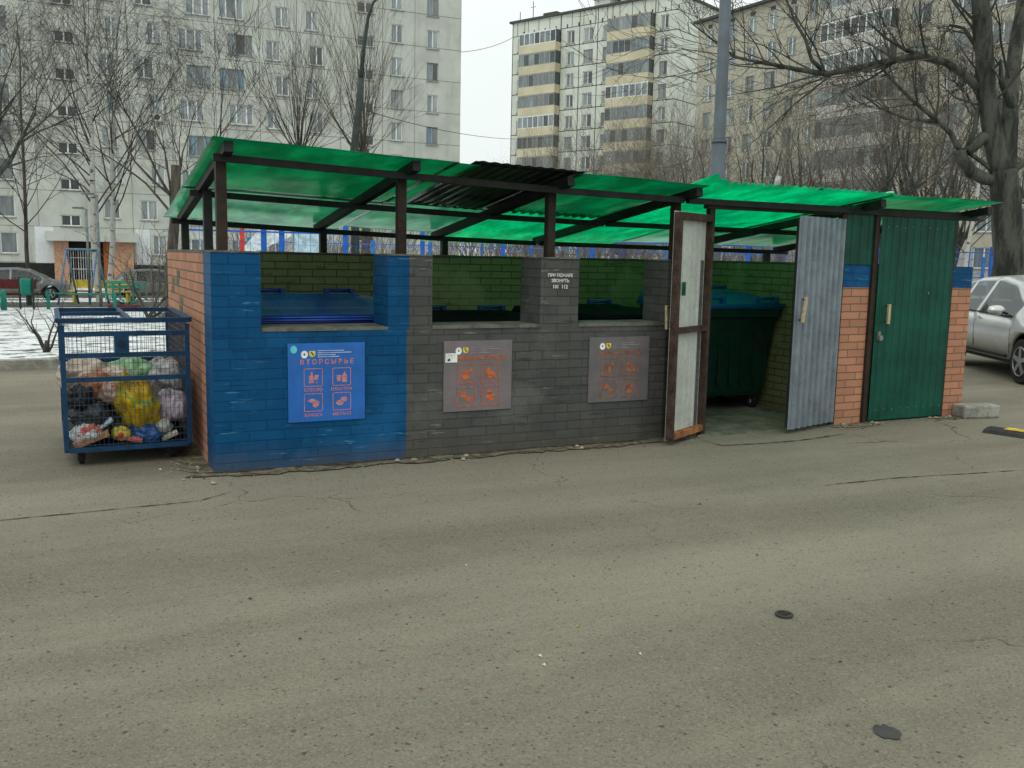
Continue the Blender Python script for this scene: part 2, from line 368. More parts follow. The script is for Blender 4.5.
for px, py, mi in [(450, 526, 0), (466, 566, 0), (578, 627, 1), (540, 657, 0), (360, 664, 2), (421, 690, 2), (390, 607, 3), (544, 666, 0), (552, 546, 3), (160, 470, 0), (700, 505, 3), (840, 663, 3), (470, 500, 0), (300, 640, 3), (905, 452, 0), (915, 446, 0), (930, 441, 0), (890, 455, 0), (85, 474, 0), (757, 556, 3), (640, 655, 0), (250, 600, 3)]:
    c = gp(px, py); a = rnd.uniform(0, 3); s_ = rnd.uniform(.008, .016)
    dx, dy = cos(a)*s_, sin(a)*s_
    m.add([(c[0]-dx, c[1]-dy, .004), (c[0]+dy*.4, c[1]-dx*.4, .012), (c[0]+dx, c[1]+dy, .004), (c[0]-dy*.4, c[1]+dx*.4, .008)], [(0, 1, 2), (0, 2, 3)], mi)
tag(m.build('litter_specks', [simple('speck_white', (.6, .58, .5)), simple('speck_yellow', (.5, .38, .05)), simple('speck_red', (.5, .08, .04)), simple('speck_dark', (.03, .03, .025))]), 'tiny scraps of paper and leaf strewn over the asphalt', 'litter', kind='stuff')

# ------------------------------------------------------------------ shelter
BLUE = brick('brick_painted_blue', (.003, .070, .178), (.002, .058, .155), (.002, .046, .125), .55, True, (.07, .19, .31), .35)
GREY = brick('brick_painted_grey', (.084, .085, .080), (.070, .071, .067), (.050, .051, .049), .62, True, (.17, .17, .16), .45)
GREEN = brick('brick_painted_green', (.20, .205, .105), (.17, .18, .09), (.035, .042, .02), .6, True, None, .3)
OR = brick('brick_orange', (.47, .215, .125), (.35, .165, .10), (.13, .11, .085), .85, False, None, .25, patch=None)
ORP = brick('brick_orange_patched', (.46, .225, .14), (.36, .175, .11), (.11, .09, .065), .85, False, None, .3, patch=(.10, .13, .085))
CEM = simple('cement_screed', (.115, .115, .098), .9, var=.35, scale=5, dirt=(.07, .07, .055, .7), bump=.7)
STEEL = simple('rusty_brown_steel', (.026, .018, .014), .65, var=.35, scale=5, dirt=(.07, .035, .02, .5), bump=.3)
STEELD = simple('dark_steel', (.016, .018, .017), .6, var=.35, scale=5, bump=.2)
RUST = simple('rusty_orange_steel', (.042, .030, .024), .75, var=.45, scale=9, dirt=(.15, .065, .03, .7), bump=.4)
SH = empty('brick_shelter', (OX, OY, 0), YAW, 'long brick waste shelter with green plastic roof and blue, grey and orange brick walls', 'shelter')
SH.scale = (SX, 1, 1)
H = 1.62; LZ = 1.045; FL = -.06
m = MB(); m.box(0, .38, 0, .38, FL, LZ, 0); m.box(.38, 1.495, 0, .38, FL, LZ, 0); m.box(1.495, 4.02, 0, .38, FL, LZ, 1)
m.build('front_wall', [BLUE, GREY], SH)
m = MB(); m.box(-.0, 4.02, .0, .38, LZ, LZ+.022); 
def jig(o, amt, seed, sub=0):
    for i, v in enumerate(o.data.vertices): v.co += Vector((0, noise.noise(v.co*3+Vector((seed, 0, 0)))*amt, noise.noise(v.co*4+Vector((0, seed, 0)))*amt))
def slab_grid(m, x0, x1, y0, y1, z0, z1, n, m_=0, amp=.008, seed=0):
    "cement layer with an uneven lip"
    for i in range(n):
        a = x0+(x1-x0)*i/n; b = x0+(x1-x0)*(i+1)/n
        def e(x): return y0-.008+amp*1.6*noise.noise(Vector((x*5, seed, 0))), z1+amp*noise.noise(Vector((x*4, seed+5, 0)))
        (ya, za), (yb, zb) = e(a), e(b)
        vs = [(a, ya, z0), (b, yb, z0), (b, y1, z0), (a, y1, z0), (a, ya, za), (b, yb, zb), (b, y1, z1), (a, y1, z1)]
        fs = [(0, 1, 5, 4), (4, 5, 6, 7), (3, 7, 6, 2)]
        if i == 0: fs.append((0, 4, 7, 3))
        if i == n-1: fs.append((1, 2, 6, 5))
        m.add(vs, fs, m_)
m = MB()
for a, b in ((.357, 1.338), (1.712, 2.688), (3.062, 3.985)): slab_grid(m, a, b, 0, .382, LZ, LZ+.025, 30, 0, .008, a)
m.build('wall_sill', CEM, SH)
def pillar(u0, u1, z0, split=None, mats=(GREY, GREY), v1=.38, top=True):
    m = MB()
    if split: m.box(u0, split, 0, v1, z0, H, 0); m.box(split, u1, 0, v1, z0, H, 1)
    else: m.box(u0, u1, 0, v1, z0, H, 0)
    if top: slab_grid(m, u0+.003, u1-.003, .004, v1-.003, H, H+.012, 8, 2, .006, u0)
    return m.build('pillar', [mats[0], mats[1], CEM], SH)
pillar(0, .355, LZ, None, (BLUE, BLUE)); pillar(1.34, 1.71, LZ+.001, 1.515, (BLUE, GREY)); pillar(2.69, 3.06, LZ+.001); 
pillar(3.985, 4.38, FL)
# brick pillars of the doorways: orange with blue collar, green board above
for (a, b, nm) in ((6.11, 6.47, 0), (7.655, 7.985, 1)):
    m = MB(); m.box(a, b, 0, .38, FL, 1.395, 0); m.box(a, b, -.002, .382, 1.395, H, 1); m.build('pillar', [OR, BLUE], SH)
# stencilled words on the grey pillar
m = MB(); text_mb(m, 'ПРИ ПОЖАРЕ', 2.875, 1.470, .036, -.004, 0, off=.0012); text_mb(m, 'ЗВОНИТЬ', 2.875, 1.425, .036, -.004, 0, off=.0012); text_mb(m, '101  112', 2.875, 1.372, .042, -.004, 0, off=.0014)
m.build('stencilled_lettering', simple('stencil_white', (.62, .64, .62), .8, var=.15, scale=40), SH)
# side, back, inner walls: orange outside, green inside
def wall(u0, u1, v0, v1, outs, zt=H):
    "outs: material index per side (x-,x+,y-,y+)"
    m = MB(); vs = [(x, y, z) for z in (FL, zt) for y in (v0, v1) for x in (u0, u1)]
    for f, mi in (((0, 4, 6, 2), outs[0]), ((1, 3, 7, 5), outs[1]), ((0, 1, 5, 4), outs[2]), ((2, 6, 7, 3), outs[3])): m.add([vs[i] for i in f], [(0, 1, 2, 3)], mi)
    slab_grid(m, u0-.002, u1+.002, v0-.002, v1+.002, zt, zt+.012, max(4, int((u1-u0)*6)), 2, .006, u0+v0)
    return m.build('wall', [ORP, GREEN, CEM], SH)
m = MB()
for v_, z_ in ((1.95, 1.38), (2.02, 1.30), (2.40, 1.30), (2.45, 1.22), (1.75, 1.15), (1.8, 1.07)): m.box(-.004, .0, v_, v_+.24, z_, z_+.068)
m.build('mortar_patch', simple('patch_mortar', (.12, .13, .09), .9, bump=.6), SH)
wall(0, .25, .38, 2.8, (0, 1, 0, 0)); wall(0, 7.985, 2.8, 3.05, (0, 0, 1, 0)); wall(7.735, 7.985, .38, 2.8, (1, 0, 0, 0)); wall(6.22, 6.47, .38, 2.8, (1, 1, 0, 0))
m = MB(); m.box(.25, 7.735, .30, 2.8, -.02, .012); m.box(4.38, 7.655, -.06, .30, -.02, .0105)
m.build('concrete_floor', simple('floor_concrete', (.13, .13, .10), .9, var=.4, scale=3, dirt=(.05, .05, .04, .6), bump=.6), SH)
# steel frame
def zr(u): 
    pts = [(0, 2.40), (1.5, 2.345), (2.9, 2.30), (4.2, 2.275), (8.1, 2.245)]
    for (a, za), (b, zb) in zip(pts, pts[1:]):
        if u <= b: return za+(zb-za)*(u-a)/(b-a)
    return pts[-1][1]
SL = .128
def rz_(u, v): return zr(u)-SL*(v+.25)
for u, s_ in ((.105, .075), (1.49, .07), (2.835, .072), (4.135, .07)):
    m = MB(); m.box(u-s_/2, u+s_/2, .10, .10+s_, H, rz_(u, .12)-.07); m.build('post', STEEL, SH)
for u, v in ((.16, 1.25), (.16, 2.88), (1.56, 2.88), (2.95, 2.88), (4.30, 2.88), (7.62, 2.88)):
    m = MB(); m.box(u-.035, u+.035, v-.035, v+.035, H, rz_(u, v)-.07); m.build('post', STEELD, SH)
for u in (.105, 1.49, 2.835, 4.135, 6.30, 7.83):
    m = MB(); a = -.20 if u < 4.2 else -.26
    m.bar((u+.01, a, rz_(u, a)-.045), (u+.03, 3.0, rz_(u, 3.0)-.045), .065, .075); m.build('rafter', STEELD, SH)
for v, nm in ((-.02, 0), (1.35, 1), (2.86, 2)):
    for (a, b) in ((.03, 4.10), (4.15, 7.95)):
        m = MB()
        us = [a]+[x for x in (1.5, 2.9) if a < x < b]+[b]
        for p, q in zip(us, us[1:]): m.bar((p, v, rz_(p, v)-.088), (q, v, rz_(q, v)-.088), .05, .052)
        m.build('purlin', STEELD, SH)
# door frames
FR = STEEL
m = MB(); m.box(4.44, 4.50, .02, .08, 0, 2.15); m.build('door_jamb', FR, SH)
m = MB(); m.box(6.045, 6.105, -.01, .05, 0, 2.15); m.build('door_jamb', FR, SH)
m = MB(); m.box(6.475, 6.535, -.03, .03, 0, 2.18); m.build('door_jamb', FR, SH)
m = MB(); m.box(7.60, 7.655, -.03, .03, 0, 2.18); m.build('door_jamb', FR, SH)
m = MB(); m.box(4.40, 6.105, .0, .07, 2.10, 2.185); m.build('lintel', FR, SH)
m = MB(); m.box(6.475, 7.70, -.035, .03, 2.10, 2.185); m.build('lintel', FR, SH)
def corr(m, x0, x1, z0, z1, pitch=.1, depth=.014, mi=0):
    "trapezoid profiled sheet in the x-z plane, y = profile"
    xs = []; x = x0; k = 0
    prof = [(0, 0), (.55, 0), (.65, 1), (.9, 1), (1, 0)]
    while x < x1-1e-6:
        for f, h in prof[:-1]:
            if x+f*pitch < x1: xs.append((x+f*pitch, -h*depth))
        x += pitch
    xs.append((x1, 0)); n = len(xs)
    vs = [(a, b, z0) for a, b in xs] + [(a, b, z1) for a, b in xs]
    m.add(vs, [(i, i+1, n+i+1, n+i) for i in range(n-1)], mi)
GD = simple('green_painted_sheet', (.003, .060, .040), .5, 0, var=.25, scale=2.5, dirt=(.018, .07, .05, .5), bump=.1)
GG = simple('galvanised_grey_sheet', (.20, .235, .265), .45, .35, var=.18, scale=3, dirt=(.12, .12, .11, .4), bump=.1)
GW = simple('pale_inner_sheet', (.44, .46, .42), .55, .1, var=.12, scale=3, dirt=(.22, .2, .16, .35), bump=.1)
BRS = simple('worn_brass', (.48, .40, .24), .5, .4, var=.2, scale=30)
# green board over middle pillar
m = MB(); corr(m, 6.105, 6.475, 1.622, 2.20, .115, .010); m.build('green_board', GD, SH, loc=(0, -.006, 0), solid=.002)
def handle(m, x, z, y, L=.2, tilt=0.0):
    m.bar((x-tilt, y-.045, z-L/2), (x+tilt, y-.045, z+L/2), .032, .02, 0, (0, 1, 0))
    for s_ in (-1, 1): m.bar((x+tilt*s_*.8, y, z+s_*L*.4), (x+tilt*s_*.8, y-.045, z+s_*L*.4), .014, .014, 1)
# open narrow door leaf seen from its framed inner side
D1 = empty('door', (4.47, .03, 0), pi+radians(28), None, None); D1.parent = SH
D1['label'] = 'narrow open leaf with pale inner sheet in rust-brown frame'
# local x from hinge to free end ; after rotation inner face (local -y side) looks to the camera
LW = .70
def bx(m, *a): m.box(*a)
m = MB(); m.box(0, .045, -.03, .03, .05, 2.04); m.box(LW-.05, LW, -.03, .03, .05, 2.04); m.box(.045, LW-.05, -.03, .03, 1.98, 2.04); m.box(.045, LW-.05, -.028, .028, .05, .105, 1); m.box(.045, LW-.05, -.028, .028, .99, 1.04)
m.build('door_frame', [RUST, simple('bare_rust', (.26, .11, .045), .85, var=.4, scale=12)], D1)
m = MB(); corr(m, .0, LW, .04, 2.05, .1, .005); m.build('sheet', GW, D1, loc=(0, -.034, 0), solid=.002)
m = MB(); m.box(.505, .52, -.02, .012, 1.32, 1.44); m.build('latch', simple('latch_green', (.01, .12, .06), .5), D1)
m = MB(); handle(m, .64, 1.13, -.05, .21, .01); m.build('handle', [BRS, STEELD], D1)
# second open leaf, grey, outer side out
D2 = empty('door', (6.075, -.02, 0), radians(15)+pi, None, None); D2.parent = SH
D2['label'] = 'wide grey profiled leaf standing ajar'
m = MB(); corr(m, -.82, 0, .045, 2.06, .1, .022); DS = m.build('sheet', GG, D2, solid=.002)
D2.rotation_euler = (0, 0, radians(15)); 
m = MB(); m.box(-.81, -.77, .004, .035, .06, 2.04); m.box(-.05, -.01, .004, .035, .06, 2.04); m.box(-.77, -.05, .004, .035, 1.99, 2.04); m.box(-.77, -.05, .004, .035, .06, .11); m.build('door_frame', STEELD, D2)
m = MB(); handle(m, -.74, 1.19, -.012, .24, .022); m.build('handle', [BRS, STEELD], D2)
# green door, shut
D3 = empty('door', (6.54, -.045, 0), 0, None, None); D3.parent = SH; D3['label'] = 'closed dark green profiled leaf'
m = MB(); corr(m, 0, 1.07, .03, 2.10, .1, .009); m.build('sheet', GD, D3, solid=.002)
m = MB(); handle(m, .12, 1.13, -.014, .2); m.build('handle', [BRS, STEELD], D3)
m = MB(); m.box(.03, .06, -.03, -.004, .86, .95); m.disc((.055, -.035, .885), .028, 12, 0, (0, -1, 0), .012); m.build('padlock', simple('padlock_steel', (.25, .25, .24), .4, .6), D3)
m = MB()
for k in range(9):
    for z in (.14, 2.0): m.disc((.07+k*.118, -.017, z+.01*(k % 2)), .006, 6, 0, (0, -1, 0), .004)
m.disc((.72, -.017, 1.34), .012, 8, 0, (0, -1, 0), .004)
m.build('rivet', simple('rivet_pale', (.12, .22, .17), .5), D3)
# roof sheets
def poly(name, col, glossy=.25, rough=.15, diff=.35, sm=(1, 1, 1), ridge=0, smear=.25):
    t = NT(name); v = t.coord('Object', (1.2, .5, 1)); n = t.noise(v, 3.0, 6, .65); n2 = t.noise(t.coord('Object', (6, .6, 1)), 1.0, 5, .7)
    c = t.mix(t.ramp(n, .35, .7), tuple(x*.72 for x in col), tuple(min(1, x*1.15) for x in col))
    c = t.mix(t.math('MULTIPLY', t.ramp(n2, .60, .75), smear), c, tuple(min(1, x*1.6+.08) for x in col))
    tr = t.n('ShaderNodeBsdfTranslucent', Color=c); df = t.n('ShaderNodeBsdfDiffuse', Color=c)
    a = t.n('ShaderNodeMixShader'); a.inputs[0].default_value = diff; t.t.links.new(tr.outputs[0], a.inputs[1]); t.t.links.new(df.outputs[0], a.inputs[2])
    gl = t.n('ShaderNodeBsdfGlossy', Roughness=rough, Color=(.9, 1, .95)); fr = t.n('ShaderNodeFresnel', IOR=1.45)
    bmp = t.bump(t.noise(t.coord('Object', (2.0, .7, 1)), 2.0, 3, .5), .35, .03); t.t.links.new(bmp, gl.inputs['Normal'])
    f = t.math('MULTIPLY', fr.outputs[0], glossy)
    b = t.n('ShaderNodeMixShader'); t.t.links.new(f, b.inputs[0]); t.t.links.new(a.outputs[0], b.inputs[1]); t.t.links.new(gl.outputs[0], b.inputs[2])
    MATS[name] = t.done(b); return MATS[name]
PG = poly('green_polycarbonate', (.004, .46, .255), .6, .22, .12)
PM = poly('milky_glare_green_sheet', (.20, .66, .44), .7, .2, .2, smear=.6)  # glare on the left rear roof put into the colour; also the whitish sheet
PG2 = poly('mid_green_sheet', (.006, .56, .31), .5, .22, .12)
PB = poly('bright_green_corrugated', (.015, .82, .48), .35, .35, .15, smear=.35)
PK = poly('black_film', (.010, .014, .016), .8, .25, .9)
def roof(u0, u1, v0, v1, mat, dz=0, wave=0, pitch=.076, sag=.012, seed=0, lift=None, nv=14):
    nu = int((u1-u0)/(pitch/6 if wave else .06)); m = MB()
    def fn(a, b):
        u = u0+(u1-u0)*a; v = v0+(v1-v0)*b; z = rz_(u, v)+dz
        if wave: z += wave*sin(2*pi*u/pitch)
        z += sag*noise.noise(Vector((u*1.3, v*1.1, seed)))
        if lift: z += lift(a, b)
        return (u+.01*noise.noise(Vector((v*2, seed, 1))), v+.012*noise.noise(Vector((u*3, seed, 4))), z)
    m.grid(fn, nu, nv); return m.build('roof_sheet', mat, SH, solid=.0015)
roof(.0, 1.83, -.25, 1.62, PG, .002, sag=.014, seed=1)
roof(-.005, 1.83, 1.52, 3.28, PM, .008, sag=.014, seed=21)
roof(1.80, 2.02, -.24, 1.62, PG, .004, sag=.014, seed=2)
roof(1.80, 2.93, 1.50, 3.10, PM, .016, sag=.014, seed=22)
roof(1.96, 2.95, -.27, 1.62, PK, .022, .0035, .10, seed=3)
roof(2.89, 4.22, -.25, 1.55, PG, .012, seed=5)
roof(2.92, 4.24, 1.45, 3.65, PB, .004, .016, .1, seed=6)
roof(4.18, 5.45, -.34, 3.60, PB, .022, .016, .1, seed=7, lift=lambda a, b: .07*max(0, 1-a*7)*max(0, 1-b*3))
roof(5.42, 6.40, -.34, 2.10, PB, .034, .016, .1, seed=8)
roof(5.42, 7.0, 2.0, 3.12, PM, .012, seed=9)
roof(6.34, 7.93, -.33, 2.05, PG2, .030, .0, seed=10)
roof(6.95, 7.95, 2.0, 3.1, PG, .022, seed=12)
m = MB(); m.bar((6.33, -.33, rz_(6.3, -.33)+.05), (6.36, 1.0, rz_(6.3, 1.0)+.045), .05, .012); m.build('roof_flashing', PB, SH)

# ------------------------------------------------------------------ notices on the wall
def rrect(m, x0, x1, z0, z1, y, wdt, r=.012, mi=0):
    def ring(x0, x1, z0, z1, r):
        P = []
        for cx, cz, a0 in ((x1-r, z1-r, 0), (x0+r, z1-r, 90), (x0+r, z0+r, 180), (x1-r, z0+r, 270)):
            for k in range(5): a = radians(a0+k*22.5); P.append((cx+r*cos(a), y, cz+r*sin(a)))
        return P
    A = ring(x0, x1, z0, z1, r); B = ring(x0+wdt, x1-wdt, z0+wdt, z1-wdt, max(.002, r-wdt)); n = len(A)
    m.add(A+B, [(i, i+n, (i+1) % n+n, (i+1) % n) for i in range(n)], mi)
def shape(m, pts, cx, cz, s_, y, mi=0): m.add([(cx+a*s_, y, cz+b*s_) for a, b in pts], [tuple(reversed(range(len(pts))))], mi)
def blob(m, cx, cz, rx, rz, y, mi=0, a0=0, n=14): m.add([(cx+rx*cos(2*pi*k/n+a0), y, cz+rz*sin(2*pi*k/n+a0)) for k in range(n)], [tuple(range(n))], mi)
PIC = {
 'glass': lambda m, x, z, y: (shape(m, [(-.8, -1), (-.8, .25), (-.45, .5), (-.45, 1), (-.1, 1), (-.1, .5), (.1, .25), (.1, -1)], x, z, .034, y), shape(m, [(.2, -.5), (.2, .45), (1, .45), (.85, -.35), (.65, -.5), (.65, -.85), (.9, -1), (.3, -1), (.55, -.85), (.55, -.5)], x, z, .034, y)),
 'plastic': lambda m, x, z, y: (shape(m, [(-1, .3), (-.1, .3), (-.25, -.85), (-.85, -.85)], x, z, .034, y), shape(m, [(.05, -1), (.0, .2), (.35, .55), (.35, .9), (.65, .9), (.65, .55), (.95, .2), (.9, -1)], x, z, .036, y)),
 'paper': lambda m, x, z, y: (shape(m, [(-1, .35), (-.3, .7), (.4, .5), (.1, .0), (-.5, -.05)], x, z, .037, y), shape(m, [(-.1, -.1), (.3, .4), (1, .2), (.9, -.5), (.3, -.9), (-.1, -.6)], x, z, .037, y)),
 'metal': lambda m, x, z, y: (blob(m, x-.012, z-.008, .025, .017, y), blob(m, x+.014, z+.012, .022, .016, y)),
 'food': lambda m, x, z, y: (shape(m, [(-1, -.2), (-.6, .4), (.1, .45), (.8, .85), (.75, .1), (.3, -.2), (.5, -.6), (-.1, -1), (-.7, -.7)], x, z, .034, y),),
 'pack': lambda m, x, z, y: (shape(m, [(-.8, .7), (-.25, .9), (.2, .3), (.7, .2), (1, -.7), (.3, -.8), (-.7, -.7)], x, z, .034, y),),
 'bone': lambda m, x, z, y: (blob(m, x-.015, z+.012, .02, .015, y), blob(m, x+.012, z-.012, .022, .014, y, 0, .4)),
 'textile': lambda m, x, z, y: (blob(m, x, z-.006, .026, .024, y), blob(m, x-.008, z+.02, .014, .012, y)),
}
def notice(name, u0, z0, s_, zt, label, board, ink, words, caps, pics, captions, group, fade=False, extra=None):
    e = empty(name, W(u0, -.012, z0), YAW, label, 'notice board', group)
    m = MB(); m.box(0, s_, 0, .008, 0, zt); m.build('board', board, e, bevel=.001)
    y = -.0025; m = MB(); k = s_/.6; gx0, gx1, g0, g1, hs = (.32, .69, .565, .245, .073) if captions else (.33, .68, .535, .205, .083)
    text_mb(m, words, s_*.5 if len(words) < 12 else s_*.52, zt*.735, .050*k if len(words) < 12 else .0385*k, y, 0, off=.0016, space=1.55 if len(words) < 12 else 1.0)
    m.build('title', ink, e)
    for (cx, cz, pn) in ((gx0*s_, g0*zt, pics[0]), (gx1*s_, g0*zt, pics[1]), (gx0*s_, g1*zt, pics[2]), (gx1*s_, g1*zt, pics[3])):
        m = MB(); rrect(m, cx-hs*k, cx+hs*k, cz-hs*k*.97, cz+hs*k*.97, y, .006 if captions else .008); i0 = len(m.v); PIC[pn](m, cx, cz, y); g_ = 1.25 if captions else 1.65; m.v[i0:] = [(cx+(a_-cx)*g_, b_, cz+(c_-cz)*g_) for a_, b_, c_ in m.v[i0:]]
        m.build('pictogram', ink, e)
    if captions:
        m = MB()
        for (cx, cz), tx in zip(((.32*s_, .392*zt), (.69*s_, .392*zt), (.32*s_, .070*zt), (.69*s_, .070*zt)), captions): text_mb(m, tx, cx, cz-.002, .032*k, y, 0, off=.0011, space=1.1)
        m.build('caption', ink, e)
    m = MB(); blob(m, .21*s_, .86*zt, .027*k, .029*k, y, 0, n=22); shape(m, [(-1, .95), (1, .95), (1, -.3), (.6, -.8), (0, -1), (-.6, -.8), (-1, -.3)], .31*s_, .865*zt, .024*k, y, 1)
    shape(m, [(-.6, .7), (-.1, .7), (.7, -.5), (.2, -.55)], .31*s_, .865*zt, .023*k, y-.001, 2); shape(m, [(-.5, -.1), (0, .45), (.5, -.1), (.2, -.1), (.2, -.4), (-.2, -.4), (-.2, -.1)], .21*s_, .862*zt, .02*k, y-.001, 2)
    m.build('emblem', [simple('emblem_white', (.75, .78, .78)), simple('emblem_yellow', (.62, .50, .08)), simple('emblem_dark', (.06, .06, .05))], e)
    m = MB()
    for j, (a, b) in enumerate(((.38, .72), (.38, .82), (.38, .61), (.38, .66))): m.box(a*s_, b*s_, y, y+.0015, (.90-.026*j)*zt, (.90-.026*j)*zt+.0045)
    m.build('small_print', simple('print_white' if not fade else 'print_faded', (.5, .6, .7) if not fade else (.26, .26, .26)), e)
    if extra: extra(e, s_, zt, y)
    return e
NB = simple('notice_blue', (.010, .115, .42), .35, var=.12, scale=4, bump=.03, spec=.5)
NG = simple('notice_grey', (.165, .145, .15), .4, var=.1, scale=4, bump=.03)
NG2 = simple('notice_grey_dull', (.13, .12, .122), .4, var=.12, scale=5, bump=.03)
IR = simple('ink_salmon', (.46, .19, .22), .6, var=.2, scale=30); IO = simple('ink_orange', (.42, .115, .05), .6, var=.3, scale=30); IO2 = simple('ink_orange_faded', (.27, .10, .055), .6, var=.35, scale=20)
def blue_extra(e, s_, zt, y):
    m = MB(); blob(m, .075*s_, .925*zt, .026, .03, y, 0, .3, 11); m.build('sticker', simple('sticker_teal', (.10, .52, .52), .6), e)
def grey_extra(e, s_, zt, y):
    m = MB(); m.box(.02*s_, .19*s_, y-.002, y, .70*zt, .83*zt); m.add([(.05*s_, y-.003, .72*zt), (.09*s_, y-.003, .725*zt), (.085*s_, y-.003, .76*zt), (.06*s_, y-.003, .75*zt)], [(0, 1, 2, 3)], 1)
    m.add([(.07*s_, y-.003, .79*zt), (.15*s_, y-.003, .805*zt), (.15*s_, y-.003, .81*zt), (.07*s_, y-.003, .797*zt)], [(0, 1, 2, 3)], 2)
    m.build('sticker', [simple('sticker_white', (.62, .66, .62), .6), simple('sticker_black', (.03, .03, .03)), simple('sticker_pen', (.25, .28, .25))], e)
notice('notice_board', .545, .352, .595, .60, 'blue recycling notice with salmon pictograms on the blue brick wall', NB, IR, 'ВТОРСЫРЬЕ', None, ('glass', 'plastic', 'paper', 'metal'), ('СТЕКЛО', 'ПЛАСТИК', 'БУМАГА', 'МЕТАЛЛ'), 'notices screwed to the front wall', extra=blue_extra)
notice('notice_board', 1.81, .365, .61, .58, 'grey mixed waste notice with a white sticker at its upper left', NG, IO, 'СМЕШАННЫЕ ОТХОДЫ', None, ('food', 'pack', 'bone', 'textile'), None, 'notices screwed to the front wall', True, grey_extra)
notice('notice_board', 3.18, .375, .62, .575, 'faded grey mixed waste notice nearest the open door, without a sticker', NG2, IO2, 'СМЕШАННЫЕ ОТХОДЫ', None, ('food', 'pack', 'bone', 'textile'), None, 'notices screwed to the front wall', True)

# ------------------------------------------------------------------ wheeled bins inside
def plastic(name, c, r=.38): return simple(name, c, r, var=.18, scale=4, dirt=tuple(x*.6+.02 for x in c)+(.35,), bump=.08)
MB_ = 0
BG = plastic('bin_dark_green', (.008, .035, .024)); LB = plastic('lid_blue', (.012, .018, .20), .3); LD = simple('lid_black', (.010, .010, .011), .95, var=.3, spec=.02, bump=0); LGN = simple('lid_dark_green', (.010, .014, .014), .95, var=.3, spec=.02, bump=0); HB = plastic('handle_blue', (.008, .035, .16)); LTB = plastic('lid_teal_blue', (.008, .10, .28), .4)
RB = simple('black_rubber', (.015, .015, .015), .8)
def wbin(u, v, w_, d_, h, label, body, lid, hnd, rz=0, lidz=.19, group='wheeled bins inside the shelter', open_=False, front=False, rim=None):
    e = empty('wheeled_bin', W(u, v, 0), YAW+rz, label, 'bin', group)
    m = MB(); hw, hd = w_/2, d_/2; secs = [(.16, .80, .74), (.22, .84, .78), (h*.9, .97, .96), (h*.905, 1.03, 1.03), (h*.98, 1.035, 1.035), (h, 1.02, 1.02)]
    rings = []
    for z, a, b in secs:
        R = []
        for cx, cy, a0 in ((hw*a, hd*b, 0), (-hw*a, hd*b, 90), (-hw*a, -hd*b, 180), (hw*a, -hd*b, 270)):
            r = .07
            sx = 1 if cx > 0 else -1; sy = 1 if cy > 0 else -1
            for k in range(4): t = radians(a0+k*30); R.append((cx-sx*r+r*cos(t), cy-sy*r+r*sin(t), z))
        rings.append(R)
    n = 16; vs = [p for R in rings for p in R]
    fs = [tuple(reversed(range(n)))]
    for i in range(len(rings)-1):
        for k in range(n): fs.append((i*n+k, i*n+(k+1) % n, (i+1)*n+(k+1) % n, (i+1)*n+k))
    m.add(vs, fs, 0, False)
    for k in range(7): m.box(-hw*.75+k*hw*.25-.01, -hw*.75+k*hw*.25+.01, -hd*.92-.004*(k % 2), -hd*.8, .3, h*.86)
    m.build('body', body, e, bevel=.004)
    for sx in (-1, 1):
        for sy in (-1, 1):
            m = MB(); cx, cy = sx*hw*.68, sy*hd*.6
            m.tube([(cx-.02, cy, .08), (cx+.02, cy, .08)], .078, 16, 0); m.tube([(cx-.026, cy, .08), (cx+.026, cy, .08)], .03, 10, 1); m.box(cx-.035, cx+.035, cy-.02, cy+.03, .12, .17, 1)
            m.build('wheel', [RB, simple('caster_steel', (.3, .3, .3), .4, .7)], e)
    if not open_:
        m = MB()
        def fn(a, b):
            x = -hw*1.05+2*hw*1.05*a; y = -hd*1.06+2*hd*1.06*b
            z = h+.018+lidz*min(1, b*1.6)*(1-.1*abs(2*a-1)**8) - (.05 if b > .97 else 0) + (.02 if .68 < b < .9 and .12 < a < .88 else 0) - (.012 if .30 < b < .6 and .2 < a < .8 else 0)
            if .06 < b < .12: z += .008
            if a < .02 or a > .98 or b < .02: z = h-.012
            return (x, y, z)
        m.grid(fn, 28, 24); m.build('lid', lid, e, solid=.008)
        m = MB()
        for j in range(2): m.tube([(-hw*1.03, -hd*1.062-.004, h+.012+j*.022), (hw*1.03, -hd*1.062-.004, h+.012+j*.022)], .007, 6)
        m.build('lid_rim', rim or lid, e)
    else:
        m = MB(); m.grid(lambda a, b: (-hw+2*hw*a, hd*.95+.30*sin(b*1.2), h+.02+.05*b+.02*sin(a*pi)), 12, 8); m.build('lid', lid, e, solid=.01)
        m = MB(); m.grid(lambda a, b: (-hw*.92+2*hw*.92*a, -hd*.9+2*hd*.9*b, h-.10+.06*noise.noise(Vector((a*6, b*5, u)))+.03*noise.noise(Vector((a*17, b*14, u)))), 30, 22); m.build('rubbish_fill', simple('rubbish_dark', (.05, .048, .04), .7, var=.8, scale=9, dirt=(.2, .18, .14, .6), bump=1, bdist=.02), e)
    for sx, fr_ in ([(-.62, 0), (.36, 0)]+([(-.62, 1), (.5, 1)] if front else [])):
        m = MB(); y = hd*.80 if not fr_ else -hd*.88; zz = h+lidz+.02 if not fr_ else h+.05
        x0, x1 = hw*sx-.0, hw*sx+.24
        m.tube([(x0, y, zz+.045), (x1, y, zz+.045)], .018, 8)
        for x in (x0, x1): m.box(x-.022, x+.022, y-.035, y+.03, zz-.03, zz+.065)
        m.build('lid_handle', hnd, e)
    return e
wbin(1.03, 1.18, 1.32, 1.05, 1.07, 'wheeled bin with a royal blue lid behind the blue front wall', BG, LB, HB, radians(1), .15, rim=plastic('rim_light_blue', (.05, .12, .52)))
